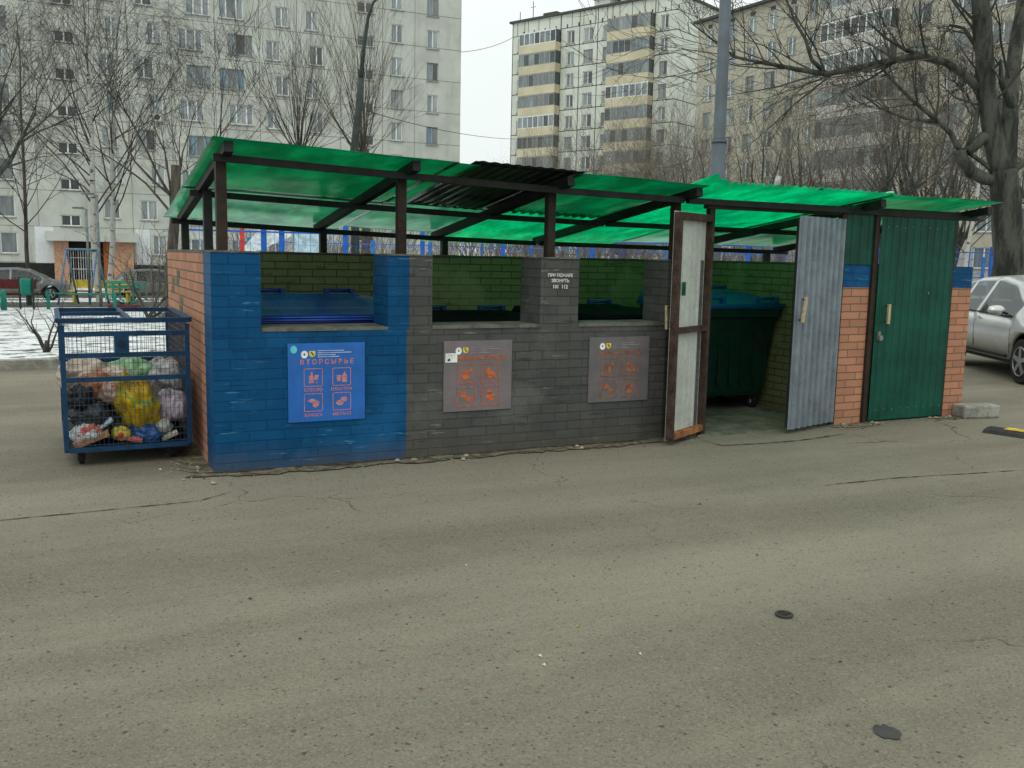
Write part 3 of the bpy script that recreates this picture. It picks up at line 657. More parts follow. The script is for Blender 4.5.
wbin(2.62, 1.25, 1.30, 1.05, 1.00, 'wheeled bin with a flat black lid between the two grey half-height pillars', BG, LD, HB, radians(-2), .05)
wbin(4.00, 1.35, 1.30, 1.05, 1.05, 'wheeled bin with dark green lid and blue handles behind the third notice', BG, LGN, HB, radians(1), .05)
wbin(5.63, 1.50, 1.20, 1.02, 1.14, 'large dark green wheeled bin with a teal blue lid in the open doorway', BG, LTB, LTB, radians(-4), .12, front=True)

# ------------------------------------------------------------------ cage trolley
CP = simple('cage_blue_paint', (.005, .036, .088), .5, var=.25, scale=6, dirt=(.05, .06, .08, .4), bump=.15)
CD = simple('cage_dark', (.012, .018, .026), .6, var=.3)
cyaw = radians(26.5); CW, CDp = .87, 1.30
C0 = Vector((-3.30, 6.78, 0))
CG = empty('cage_trolley', C0, cyaw, 'blue wire mesh cage trolley full of rubbish bags beside the orange brick side wall', 'cage trolley')
ZB, ZT = .13, 1.10
s_ = .035
def rail(a, b, w=s_, nm='rail'):
    m = MB(); m.bar(a, b, w, w); return m.build(nm, CP, CG)
for x in (0, CW):
    for y in (0, CDp): 
        m = MB(); m.box(x-s_/2, x+s_/2, y-s_/2, y+s_/2, ZB, ZT-.035 if y == 0 else ZT-.035); m.build('corner_post', CP, CG)
for z in (ZB, .66, .84, ZT-.10): 
    rail((s_/2, 0, z), (CW-s_/2, 0, z))
for z in (ZB, .66): 
    rail((s_/2, CDp, z), (CW-s_/2, CDp, z)); rail((0, s_/2, z), (0, CDp-s_/2, z)); rail((CW, s_/2, z), (CW, CDp-s_/2, z))
# lid frame
LF = empty('lid', (0, 0, 0), 0); LF.parent = CG
m = MB()
for a, b in (((-.02, -.02), (CW+.02, -.02)), ((-.02, CDp+.02), (CW+.02, CDp+.02)), ((-.021, .0), (-.021, CDp)), ((CW+.021, 0), (CW+.021, CDp)), ((CW*.53, 0), (CW*.53, CDp)),): m.bar((a[0], a[1], ZT), (b[0], b[1], ZT), .036, .036)
m.bar((0, CDp*.62, ZT-.002), (CW*.52, CDp*.62, ZT-.002), .03, .03)
m.build('lid_frame', CP, LF)
m = MB(); m.box(CW*.40, CW*.52, -.03, -.018, .85, ZT-.1); m.tube([(CW*.46, -.03, .93), (CW*.46, -.06, .93)], .022, 10, 1); m.build('latch_plate', [CP, CD], CG)
m = MB(); m.box(CW*.40, CW*.52, CDp-.1, CDp-.02, ZT-.09, ZT-.06); m.build('hinge_plate', CP, CG)
m = MB(); m.box(.02, CW-.02, .02, CDp-.02, ZB-.015, ZB+.01); m.build('tray', CD, CG)
WI = simple('zinc_wire', (.05, .07, .10), .4, .4)
def mesh_panel(p0, ax, L, z0, z1, st=.032, r=.0013, zax=(0, 0, 1)):
    m = MB(); p0 = Vector(p0); ax = Vector(ax); zx = Vector(zax); k = st
    while k < L: m.bar(p0+ax*k+zx*z0, p0+ax*k+zx*z1, r*2, r*2, 0, (1, .3, .2)); k += st
    k = z0+st
    while k < z1: m.bar(p0+zx*k, p0+ax*L+zx*k, r*2, r*2, 0, (.1, .2, 1)); k += st*1.6
    m.build('wire_mesh', WI, CG)
mesh_panel((0, 0, 0), (1, 0, 0), CW, ZB, ZT-.1); mesh_panel((0, CDp, 0), (1, 0, 0), CW, ZB, ZT); mesh_panel((0, 0, 0), (0, 1, 0), CDp, ZB, ZT); mesh_panel((CW, 0, 0), (0, 1, 0), CDp, ZB, ZT)
for x in (.10, CW-.12):
    for y in (.1, CDp-.1):
        m = MB(); m.tube([(x-.018, y+.03, .05), (x+.018, y+.03, .05)], .05, 14, 0); m.box(x-.03, x+.03, y-.02, y+.02, .08, .118, 1); m.box(x-.028, x-.02, y-.01, y+.04, .03, .09, 1); m.box(x+.02, x+.028, y-.01, y+.04, .03, .09, 1)
        m.build('caster', [RB, CD], CG)
def film(name, col, trans=.35, rough=.3, print_=None):
    t = NT(name); v = t.coord('Object'); n = t.noise(v, 7, 6, .7); n2 = t.noise(v, 32, 4, .6)
    c = t.mix(t.ramp(n, .35, .65), tuple(x*.65 for x in col), tuple(min(1, x*1.25) for x in col))
    if print_: c = t.mix(t.ramp(t.noise(v, 11, 2, .4), .58, .62), c, print_)
    b = t.pbsdf(c, rough, 0, t.bump(t.math('ADD', n, t.math('MULTIPLY', n2, .3)), .6, .008), .5)
    tr = t.n('ShaderNodeBsdfTranslucent', Color=c); a = t.n('ShaderNodeMixShader'); a.inputs[0].default_value = trans
    t.t.links.new(b.outputs[0], a.inputs[1]); t.t.links.new(tr.outputs[0], a.inputs[2]); return t.done(a)
cr, sr = cos(cyaw), sin(cyaw)
def cw(x, y, z): return (C0.x+x*cr-y*sr, C0.y+x*sr+y*cr, z)
def bag(x, y, z, rx, ry, rz, col, label, seed, knot=True, name='rubbish_bag', mat=None, rot=0, cat='rubbish bag', sharp=.22):
    m = MB(); nu, nv = 72, 48; sd_ = Vector((seed*3.1, seed*1.7, seed*.9))
    def fn(a, b):
        th = 2*pi*(a % 1.0); ph = pi*b; d = Vector((sin(ph)*cos(th), sin(ph)*sin(th), -cos(ph)))
        r = 1+sharp*noise.noise(d*1.6+sd_)-.26*abs(noise.noise(d*2.2+sd_))-.20*abs(noise.noise(Vector((cos(th)*2.6, sin(th)*2.6, b*1.1))+sd_))+.10*abs(noise.noise(Vector((cos(th)*6, sin(th)*6, b*2.5))+sd_))-.07*abs(noise.noise(d*7+sd_))+.10
        if knot and b > .86:
            q = (b-.86)/.14; r *= (1-.15*q); d = Vector((d.x*(1-.55*sin(q*pi*.8))*(1+.4*sin(th*9+seed)*q), d.y*(1-.55*sin(q*pi*.8)), d.z+.28*q))
        return (d.x*r*rx, d.y*r*ry, max(-.82, d.z*r)*rz)
    m.grid(fn, nu, nv)
    o = m.build(name, mat or film('film_'+str(seed), col), None, loc=cw(x, y, z), rot=(random.Random(seed).uniform(-.3, .3), random.Random(seed+1).uniform(-.3, .3), rot)); return tag(o, label, cat, 'rubbish in the cage trolley')
YB = film('film_yellow', (.72, .50, .012), .45, .25, (.32, .38, .05))
bag(.50, .14, .43, .165, .125, .235, None, 'yellow knotted bag pressed against the front mesh of the cage', 2, mat=YB)
bag(.77, .17, .40, .11, .11, .13, (.55, .48, .56), 'pale lilac and white bag right of the yellow bag', 3)
bag(.22, .30, .56, .15, .13, .12, (.50, .20, .08), 'orange brown bag behind the mesh left of the yellow bag', 4)
bag(.10, .16, .50, .10, .10, .10, (.02, .02, .03), 'small black bag in the upper left of the heap', 5)
bag(.17, .15, .36, .15, .12, .12, (.03, .034, .036), 'large black bag at the middle left of the cage', 6)
bag(.36, .17, .54, .12, .11, .10, (.58, .33, .26), 'pinkish carrier bag with red print touching the yellow bag', 7, mat=film('film_pink', (.58, .40, .34), .3, .3, (.5, .10, .06)))
bag(.52, .72, .60, .18, .14, .14, (.28, .50, .28), 'pale green bag at the top of the heap, further back', 8)
bag(.78, .50, .58, .14, .16, .15, (.55, .56, .55), 'white bag at the top right of the heap', 9)
bag(.16, .75, .60, .20, .2, .14, (.60, .50, .42), 'cream bag at the top left rear of the heap', 10)
bag(.75, .85, .58, .13, .2, .13, (.44, .44, .44), 'grey bag in the rear right corner of the cage', 11)
bag(.35, .45, .62, .12, .12, .08, (.62, .46, .36), 'peach coloured bag in the middle of the heap', 12, mat=film('film_peach', (.62, .46, .36), .3, .3, (.7, .68, .6)))
bag(.13, .08, .245, .12, .06, .07, (.5, .55, .55), 'white and red crumpled wrapper at the lower left of the cage', 13, False, 'crumpled_wrapper', film('film_w13', (.5, .55, .55), .1, .4, (.45, .08, .05)), cat='wrapper')
bag(.55, .09, .215, .13, .055, .075, (.02, .10, .30), 'blue crumpled bag under the yellow bag', 14, False)
bag(.38, .07, .225, .07, .04, .06, (.55, .5, .08), 'yellow and red food packet at the bottom of the cage', 15, False, 'food_packet', film('film_w15', (.5, .42, .05), .1, .4, (.5, .06, .05)), cat='packet')
bag(.68, .15, .255, .08, .07, .07, (.55, .56, .5), 'white paper bundle at the lower right of the cage', 16, False)
bag(.25, .35, .25, .22, .22, .12, (.03, .03, .03), 'black sack lying at the bottom of the heap', 17, False)
bag(.65, .62, .35, .23, .3, .22, (.06, .06, .06), 'dark sack filling the back of the cage', 18, False)
bag(.27, .66, .35, .22, .3, .22, (.08, .07, .06), 'brown sack filling the back left of the cage', 19, False)
bag(.60, .35, .50, .12, .12, .12, (.25, .22, .22), 'grey brown bag between the yellow and white bags', 20, False)
def carton(x, y, z, l, w_, h, col, label, rot, seed, c2=None):
    m = MB(); m.box(-l/2, l/2, -w_/2, w_/2, -h/2, h/2)
    o = m.build('flattened_carton', simple('carton_'+str(seed), col, .6, var=.4, scale=25, dirt=c2, bump=.2), None, loc=cw(x, y, z), rot=rot, bevel=.004)
    return tag(o, label, 'carton', 'rubbish in the cage trolley')
carton(.17, .055, .20, .26, .06, .05, (.30, .13, .06), 'reddish brown carton lying along the bottom front left', (.1, -.35, .45), 1, (.6, .6, .55, .8))
carton(.25, .05, .30, .17, .05, .02, (.25, .35, .42), 'blue grey printed carton tilted above the bottom carton', (.5, -.6, .45), 2, (.65, .65, .6, .8))
carton(.46, .05, .185, .14, .05, .03, (.42, .08, .07), 'small red packet box at the bottom centre', (.3, .25, .45), 3, (.7, .7, .6, .7))
carton(.73, .06, .19, .13, .05, .03, (.4, .38, .30), 'small pale box at the bottom right corner', (.2, -.4, .4), 4, (.1, .1, .1, .8))
# ------------------------------------------------------------------ apartment blocks
def concrete(name, base, stain, scale=.35, streak=.5, blot=None):
    t = NT(name); v = t.coord('Object'); n = t.noise(v, scale, 6, .65); st = t.noise(t.coord('Object', (1.1, 1.1, .10)), 1.0, 6, .7); f = t.noise(v, 6, 4, .7)
    c = t.mix(t.ramp(n, .35, .68), base, tuple(x*.80 for x in base))
    c = t.mix(t.math('MULTIPLY', t.ramp(st, .48, .72), streak), c, stain)
    c = t.mix(t.math('MULTIPLY', t.ramp(f, .4, .7), .18), c, tuple(x*.7 for x in base))
    if blot: c = t.mix(t.math('MULTIPLY', t.ramp(t.noise(v, .16, 3, .5), .55, .68), .5), c, blot)
    return t.done(t.pbsdf(c, .9, 0, t.bump(f, .4, .02), .2))
def glass(name, col, rough=.08):
    t = NT(name); v = t.coord('Object'); n = t.noise(t.coord('Object', (5, 5, .6)), 1.0, 4, .6)
    c = t.mix(t.ramp(n, .35, .7), tuple(x*.6 for x in col), col)
    return t.done(t.pbsdf(c, rough, 0, None, .6))
GL = [glass('pane_curtained', (.26, .31, .32), .2), glass('pane_dark', (.065, .075, .08), .15), glass('pane_grey', (.18, .21, .215), .2), glass('pane_blue', (.15, .27, .36), .2), glass('pane_net', (.34, .38, .38), .2)]
WF = simple('frame_white', (.66, .68, .66), .6, var=.1, scale=2, bump=0); WG = simple('frame_brown', (.13, .10, .075), .6, var=.2, scale=2, bump=0); WGY = simple('frame_grey', (.28, .29, .27), .6, var=.2, scale=2, bump=0)
SILL = simple('sill_grey', (.28, .28, .25), .7, bump=0)
WINC = {}
def window(parent, x, z, w_, h, kind, y=.12):
    "kind=(split, paneL, paneR, frame)"; key = (round(w_, 2), round(h, 2), kind)
    if key not in WINC:
        sp, p1, p2, fr = kind; fm = (WF, WG, WGY)[fr]; m = MB(); b = .075
        m.box(-w_/2, w_/2, -.03, .03, -h/2, -h/2+b); m.box(-w_/2, w_/2, -.03, .03, h/2-b, h/2)
        m.box(-w_/2, -w_/2+b, -.03, .03, -h/2+b, h/2-b); m.box(w_/2-b, w_/2, -.03, .03, -h/2+b, h/2-b)
        for s_ in sp:
            xx = -w_/2+w_*s_; m.box(xx-.05, xx+.05, -.032, .03, -h/2+b, h/2-b)
        m.box(-w_/2-.05, w_/2+.05, -.22, -.03, -h/2-.06, -h/2-.001, 1)
        xs = [-w_/2+b*.5]+[-w_/2+w_*s_ for s_ in sp]+[w_/2-b*.5]; g = MB()
        for i, (a, c) in enumerate(zip(xs, xs[1:])): g.add([(a, -.004, -h/2+.04), (c, -.004, -h/2+.04), (c, -.004, h/2-.04), (a, -.004, h/2-.04)], [(0, 1, 2, 3)], i % 2)
        f0 = m.build('window', [fm, SILL], parent, uv=False); g0 = g.build('pane', [GL[p1], GL[p2]], f0, uv=False)
        f0.location = (x, y, z); WINC[key] = (f0, g0); return f0
    a, b = WINC[key]; f = a.copy(); COL.objects.link(f); f.parent = parent; f.location = (x, y, z); g = b.copy(); COL.objects.link(g); g.parent = f; return f
def holed_wall(m, u0, u1, z0, z1, holes, mi=0, depth=.2, y=0):
    "wall strip facing -y with window openings (cx,cz,w,h) stacked in z"
    holes = sorted([h for h in holes if z0 < h[1] < z1], key=lambda h: h[1]); zc = z0
    def q(a, b, c, d): 
        if b-a > 1e-4 and d-c > 1e-4: m.add([(a, y, c), (b, y, c), (b, y, d), (a, y, d)], [(0, 1, 2, 3)], mi)
    for (cx, cz, w_, h) in holes:
        x0, x1, a, b = cx-w_/2, cx+w_/2, cz-h/2, cz+h/2
        q(u0, u1, zc, a); q(u0, x0, a, b); q(x1, u1, a, b); zc = b
        D = y+depth
        m.add([(x0, y, a), (x0, D, a), (x0, D, b), (x0, y, b)], [(3, 2, 1, 0)], mi); m.add([(x1, y, a), (x1, D, a), (x1, D, b), (x1, y, b)], [(0, 1, 2, 3)], mi)
        m.add([(x0, y, b), (x1, y, b), (x1, D, b), (x0, D, b)], [(0, 1, 2, 3)], mi); m.add([(x0, y, a), (x1, y, a), (x1, D, a), (x0, D, a)], [(3, 2, 1, 0)], mi)
    q(u0, u1, zc, z1)
class Plane:
    def __init__(s, x, y, yaw): s.o = Vector((x, y, 0)); s.yaw = yaw; s.d = Vector((cos(yaw), sin(yaw), 0)); s.n = Vector((-sin(yaw), cos(yaw), 0))
    def hit(s, px, py):
        d = fw + rt*((px-512)/F) - up*((py-384)/F); o = Vector((0, 0, EYE)); t = (s.o-o).dot(s.n)/d.dot(s.n); p = o+d*t
        return ((p-s.o).dot(s.d), p.z)
rw = random.Random(11)
# --- block 1, left: grey panels, two stair bays
P1 = Plane(-32.6, 67.9, radians(24.1))
B1 = empty('apartment_block', (P1.o.x, P1.o.y, 0), P1.yaw, 'grey panel apartment block with small stairwell windows, behind the birches at the left', 'apartment block')
C1 = concrete('panel_concrete_grey', (.50, .515, .465), (.25, .255, .22), .45, .65, (.56, .60, .56)); SEAM = simple('panel_seam', (.17, .165, .14), .9, bump=0)
cols = [  # (list of (px0,px1,py_centre)), height m, floors spacing
 ([(-12, 6, 15), (-12, 9, 90)], 1.5, (0,)), ([(53, 74, 35), (54, 75, 71)], .80, (.5,)), ([(98, 115, 63), (104, 118, 26)], 1.45, (.5,)), ([(136, 153, 67), (146, 161, 32)], 1.45, (.45,)),
 ([(178, 202, 38), (185, 209, 5)], 1.5, (.33, .7)), ([(220, 244, 78), (228, 252, 44)], 1.5, (.3, .72)), ([(266, 280, 50), (275, 288, 16)], 1.45, (.5,)), ([(309, 323, 55), (305, 318, 20)], 1.45, (.55,)),
 ([(357, 374, 40), (357, 374, 5)], .85, (.5,)), ([(391, 403, 33), (391, 403, -1)], 1.45, (.5,)), ([(427, 439, 39), (427, 439, 7)], 1.45, (.5,))]
edges = []; info = []
for lst, h, sp in cols:
    us = [P1.hit(a, c)+P1.hit(b, c) for a, b, c in lst]
    info.append((us, h, sp)); edges.append((min(u[0] for u in us), max(u[2] for u in us)))
UR = P1.hit(461, 60)[0]; TOP = 24.6; BOT = -1.6
bounds = [-14.0]+[(edges[i][1]+edges[i+1][0])/2 for i in range(len(edges)-1)]+[UR]
wall = MB(); allw = []
doorU = (P1.hit(55, 260)[0], P1.hit(133, 260)[0])
for ci, (us, h, sp) in enumerate(info):
    z0 = us[0][1]; holes = []
    for k in range(-9, 10):
        z = z0+2.56*k
        if z < .9 or z > 23.4: continue
        q = us[k % 2]; cx = (q[0]+q[2])/2; w_ = abs(q[2]-q[0])
        if z < 3.0 and doorU[0]-.6 < cx < doorU[1]+.6 and ci in (1, 2): continue
        holes.append((cx, z, round(w_, 1), h)); allw.append((cx, z, round(w_, 1), h, sp, ci))
    holed_wall(wall, bounds[ci], bounds[ci+1], BOT, TOP, holes)
    if ci == 0:
        for j, uu in enumerate((-5.2, -10.1)): pass
wall.add([(UR, 0, BOT), (UR, 12, BOT), (UR, 12, TOP), (UR, 0, TOP), (-14, 0, TOP), (-14, 12, TOP), (-14, 0, BOT), (-14, 12, BOT)], [(0, 1, 2, 3), (4, 3, 2, 5), (6, 4, 5, 7), (7, 5, 2, 1)], 0)
wall.box(-14, UR+.1, -.15, 12.1, TOP, TOP+.5)
wall.build('wall', [C1], B1)
kinds = []
for i in range(14): 
    a, b = rw.choice([(0, 2), (2, 1), (0, 2), (4, 2), (0, 1), (2, 0), (0, 4)]) if i else (3, 2), rw.choice([0, 0, 0, 2, 0]); kinds.append((a, b))
for (cx, z, w_, h, sp, ci) in allw:
    (a, b), fr = rw.choice(kinds); 
    if ci in (1, 8): a, b, fr = 1, rw.choice([1, 1, 2]), 0
    window(B1, cx, z, w_, h, (sp, a, b, fr))
sm = MB(); z = .55
while z < 25:
    sm.box(-13.9, UR-.02, -.006, -.002, z-.02, z+.02); z += 2.56
for u in bounds[1:-1]: sm.box(u-.018, u+.018, -.0065, -.0025, BOT, TOP)
sm.build('panel_seams', SEAM, B1)
m = MB(); m.box(-14, doorU[0], -.05, -.004, BOT, .5); m.box(doorU[1], UR, -.05, -.004, BOT, .45); m.build('plinth', simple('plinth_black', (.02, .022, .022), .8, bump=0), B1)
for a, b in ((35, 54), (136, 150)):
    u0, u1 = P1.hit(a, 240)[0], P1.hit(b, 240)[0]; m = MB(); m.box(u0, u1, -.02, -.003, .5, 3.1); m.build('painted_panel', simple('white_wash', (.62, .66, .68), .8, var=.06), B1)
# porch
PO = empty('porch', (0, 0, 0)); PO.parent = B1
u0, u1 = doorU; SAL = simple('salmon_plaster', (.42, .24, .155), .85, var=.2)
m = MB(); m.box(u0-.5, u1+.3, -2.0, -.003, 2.1, 2.75); m.build('canopy', C1, PO)
for a_, b_ in ((u0, u0+.95), (u1-1.35, u1)): m = MB(); m.box(a_, b_, -1.3, -.01, BOT, 2.09); m.build('pier', SAL, PO)
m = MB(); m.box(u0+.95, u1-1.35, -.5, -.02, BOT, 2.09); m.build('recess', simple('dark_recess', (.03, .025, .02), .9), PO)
m = MB(); m.box(u1-2.0, u1-1.4, -1.2, -.52, BOT, 2.05); m.build('door', simple('door_orange', (.30, .09, .025), .6), PO)
m = MB()
for k in range(9): m.box(u0+1.05+k*.16, u0+1.09+k*.16, -1.1, -1.06, BOT, 1.6)
for z in (.1, .9, 1.55): m.box(u0+1.0, u0+2.45, -1.13, -1.1, z, z+.05)
m.build('grille', simple('grille_pale', (.45, .5, .48), .6), PO)
# air conditioner under a window
p = P1.hit(158, 118); m = MB(); m.box(p[0]-.4, p[0]+.4, -.40, -.01, p[1]-.28, p[1]+.28); m.disc((p[0]-.08, -.402, p[1]), .2, 16, 1, (0, -1, 0), .01); m.build('air_conditioner', [simple('aircon_white', (.5, .5, .47)), simple('aircon_fan', (.06, .06, .06))], B1)

# --- block 2, middle: white panels and ochre balconies
P2 = Plane(17.59, 108.08, radians(-39.4)+0)   # local x runs towards the near corner at 0 ; far end negative
B2 = empty('apartment_block', (P2.o.x, P2.o.y, 0), P2.yaw, 'white panelled apartment block with ochre balconies, in the middle beyond the shelter', 'apartment block')
C2 = concrete('panel_white', (.60, .63, .56), (.34, .34, .29), .3, .35); OCH = concrete('balcony_ochre', (.56, .51, .36), (.38, .34, .23), .3, .3); SD = simple('seam_dark', (.07, .07, .065), .9, bump=0)
xL = P2.hit(512, 60)[0]; T2 = 30.9; zt = 28.5
def c2(px0, px1, py): a = P2.hit(px0, py); b = P2.hit(px1, py); return (a[0]+b[0])/2, a[1], abs(b[0]-a[0])
colw = [c2(518, 523.5, 47), c2(567, 574.5, 38), c2(584, 593.5, 33), c2(603.5, 611, 28), c2(661, 669, 17)]
bal = [P2.hit(524.5, 47)+P2.hit(561, 38), P2.hit(612.5, 28)+P2.hit(655.5, 17)]
bd = [xL, bal[0][0], bal[0][2], (colw[1][0]+colw[2][0])/2, (colw[2][0]+colw[3][0])/2, bal[1][0], bal[1][2], 0]
wall = MB(); zs = [zt-2.51*k for k in range(0, 11)]
strips = [(bd[0], bd[1], colw[0]), (bd[1], bd[2], None), (bd[2], bd[3], colw[1]), (bd[3], bd[4], colw[2]), (bd[4], bd[5], colw[3]), (bd[5], bd[6], None), (bd[6], bd[7], colw[4])]
print('B2', colw, bal, xL)
for a, b, c in strips:
    hs = [] if c is None else [(c[0], z-.35, min(c[2], b-a-.3), 1.5) for z in zs]
    if c is None: hs = [((a+b)/2, z-.35, (b-a)-1.4, 1.9) for z in zs]
    holed_wall(wall, a, b, -1.2, T2, hs, 0, .25)
    for h in hs:
        if c is None: continue
        window(B2, h[0], h[1], round(h[2], 1), h[3], ((.5,) if h[2] < 1.5 else (.35, .7), rw.choice([0, 2, 4, 2]), rw.choice([2, 1, 0]), rw.choice([0, 2])), .14)
wall.add([(0, 0, -1.2), (0, 17.5, -1.2), (0, 17.5, T2), (0, 0, T2), (xL, 0, T2), (xL, 17.5, T2), (xL, 0, -1.2), (xL, 17.5, -1.2)], [(0, 1, 2, 3), (4, 3, 2, 5), (6, 4, 5, 7), (7, 5, 2, 1)], 0)
wall.build('wall', [C2], B2)
sm = MB()
for z in zs:
    for (a, b, c) in strips:
        if c is None: continue
        sm.box(a+.02, b-.02, -.012, -.003, z-1.42, z-1.32); 
        sm.box(c[0]-c[2]/2-.1, c[0]-c[2]/2-.02, -.012, -.003, z-1.9+.45, z-1.13); sm.box(c[0]+c[2]/2+.02, c[0]+c[2]/2+.1, -.012, -.003, z-1.9+.45, z-1.13)
    sm.box(.003, .012, .02, 17.4, z-1.42, z-1.32)
sm.box(xL, 0, -.012, -.003, zt+.72, zt+.80); sm.box(.003, .012, 0, 17.5, zt+.72, zt+.80)
for u in [xL+.08]+bd[1:-1]: sm.box(u-.05, u+.05, -.014, -.003, -1, T2)
for k in range(14):
    u = xL+(0-xL)*(k+.5)/14; sm.box(u-.035, u+.035, -.014, -.004, zt+.8, T2); sm.box(u+.9, u+1.08, -.02, -.004, T2-1.6, T2-1.2)
for k in range(1, 7): sm.box(.003, .014, k*2.5-.05, k*2.5+.05, zt-1.3, T2 if k % 2 else zt+.8)
sm.build('panel_seams', SD, B2)
m = MB(); m.box(xL-.3, .3, -.3, 17.8, T2, T2+.25); m.build('roof_edge', SD, B2)
for k, (u, hh, ww) in enumerate(((xL+4.2, .9, 1.6), (xL+11.5, 1.9, 2.2), (xL+15.2, 2.6, 2.8), (-6, 1.8, 2.4))):
    m = MB(); m.box(u, u+ww, 1.5, 4, T2+.25, T2+hh*.8); m.box(u-.25, u+ww+.25, 1.2, 4.3, T2+hh*.8, T2+hh*.8+.25, 1); m.build('roof_vent', [C2, SD], B2)
m = MB(); m.tube([(xL+2.5, 1, T2), (xL+2.5, 1, T2+2.6)], .05, 5); m.tube([(xL+2.1, 1, T2+1.9), (xL+2.9, 1, T2+1.9)], .03, 4); m.tube([(xL+.4, 1, T2), (xL+.4, 1, T2+1.6)], .05, 5); m.build('antenna', SD, B2)
GLZ = [simple('loggia_brown', (.28, .25, .22), .6, bump=0), WF, simple('loggia_grey', (.26, .27, .26), .6, bump=0)]
def balcony(par, a, b, z, yd, slab, gi, nm='balcony', rail_h=.92, gh=1.45):
    bo = empty(nm, (0, 0, 0)); bo.parent = par
    m = MB(); m.box(a, b, -yd, -.01, z-1.70, z-1.62, 0); m.box(a, b, -yd, -yd+.09, z-1.62, z-1.62+rail_h, 0); m.box(a, a+.09, -yd+.09, -.01, z-1.62, z-1.62+rail_h, 0); m.box(b-.09, b, -yd+.09, -.01, z-1.62, z-1.62+rail_h, 0)
    m.build('parapet', slab, bo)
    z0 = z-1.62+rail_h; z1 = z0+gh; m = MB(); fm = GLZ[gi]
    m.box(a, b, -yd+.01, -yd+.07, z1-.1, z1); m.box(a, b, -yd+.01, -yd+.07, z0+.002, z0+.07); n = max(5, int((b-a)/.75))
    for k in range(n+1): x = a+(b-a)*k/n; m.box(max(a, x-.05), min(b, x+.05), -yd+.012, -yd+.068, z0+.07, z1-.1)
    m.box(a, b, -yd, -.01, z1, z1+.05)
    m.build('glazing_frame', fm, bo)
    m = MB()
    for k in range(n): x0 = a+(b-a)*k/n; x1 = a+(b-a)*(k+1)/n; m.add([(x0, -yd+.035, z0), (x1, -yd+.035, z0), (x1, -yd+.035, z1), (x0, -yd+.035, z1)], [(0, 1, 2, 3)], rw.choice([0, 0, 1, 2]))
    for x in (a+.04, b-.04): m.add([(x, -yd+.04, z0), (x, -.02, z0), (x, -.02, z1), (x, -yd+.04, z1)], [(0, 1, 2, 3)], 1)
    m.build('glazing', [GL[2], GL[1], GL[0]], bo)
for i, z in enumerate(zs[:-1]):
    balcony(B2, bal[0][0], bal[0][2], z-.12, 1.1, OCH, rw.choice([0, 1, 0, 2])); balcony(B2, bal[1][0], bal[1][2], z-.12, 1.1, OCH, [0, 2, 2, 1, 2, 0][i % 6])

# --- block 3, right: tan brick block
P3 = Plane(17.4, 93.9, radians(-60))
B3 = empty('apartment_block', (P3.o.x, P3.o.y, 0), P3.yaw, 'tan brick apartment block behind the large bare tree at the right', 'apartment block')
C3 = brick('tan_brick', (.42, .40, .32), (.36, .345, .28), (.36, .345, .28), .9, False, None, .35, bw=.52, rh=.16); C3b = concrete('loggia_slab', (.52, .51, .46), (.24, .23, .2), .4, .4)
T3 = 24.3
px3 = [(706, 714, 39), (728, 737, 31), (748, 757, 26), (768, 777.5, 20), (789, 798, 13), (810, 818.5, 5)]
c3 = []
for a, b, c in px3: A = P3.hit(a, c); B = P3.hit(b, c); c3.append(((A[0]+B[0])/2, min(1.9, abs(B[0]-A[0]))))
print('B3', c3)
last = c3[-1][0]; lo = [(last+1.8, last+8.6)]; u = last+8.6+1.9
more = []
for k in range(6): more.append((u+k*3.3, 1.7))
lo.append((u+6*3.3-.9, u+6*3.3+5.5)); u2 = u+6*3.3+7
for k in range(5): more.append((u2+k*3.3, 1.7))
zs3 = [22.7-2.56*k for k in range(9)]
seq = sorted([(c[0], c[1], 'w') for c in c3+more]+[((a+b)/2, b-a, 'b') for a, b in lo]); UE = seq[-1][0]+2.2
wall = MB(); left = 0
for i, (cx, w_, k) in enumerate(seq):
    right = UE if i == len(seq)-1 else ((cx+w_/2)+(seq[i+1][0]-seq[i+1][1]/2))/2
    hs = [(cx, z, round(w_, 1), 1.5) for z in zs3] if k == 'w' else [(cx, z-.1, w_-1.0, 2.0) for z in zs3]
    holed_wall(wall, left, right, -1.4, T3, hs, 0, .25)
    if k == 'w':
        for h in hs: window(B3, h[0], h[1], h[2], h[3], ((.5,), rw.choice([0, 2, 4]), rw.choice([1, 2, 0]), rw.choice([0, 0, 2])), .14)
    else:
        for z in zs3: balcony(B3, cx-w_/2, cx+w_/2, z, 1.0, C3b, rw.choice([1, 1, 0, 2]))
    left = right
wall.add([(0, 0, -1.4), (0, 13, -1.4), (0, 13, T3), (0, 0, T3), (UE, 0, T3), (UE, 13, T3), (UE, 0, -1.4), (UE, 13, -1.4)], [(1, 0, 3, 2), (3, 4, 5, 2), (6, 7, 5, 4), (1, 2, 5, 7)], 0)
wall.build('wall', [C3], B3)
m = MB(); m.box(-.35, UE+.3, -.45, 13.3, T3, T3+.22); m.build('roof_edge', SD, B3)
m = MB()
for cx, w_, k in seq: m.box(cx-.3, cx+.3, -.02, -.004, T3-.75, T3-.4)
m.build('attic_vent', SD, B3)
print('windows', len([o for o in COL.objects if o.name.startswith('window')]))

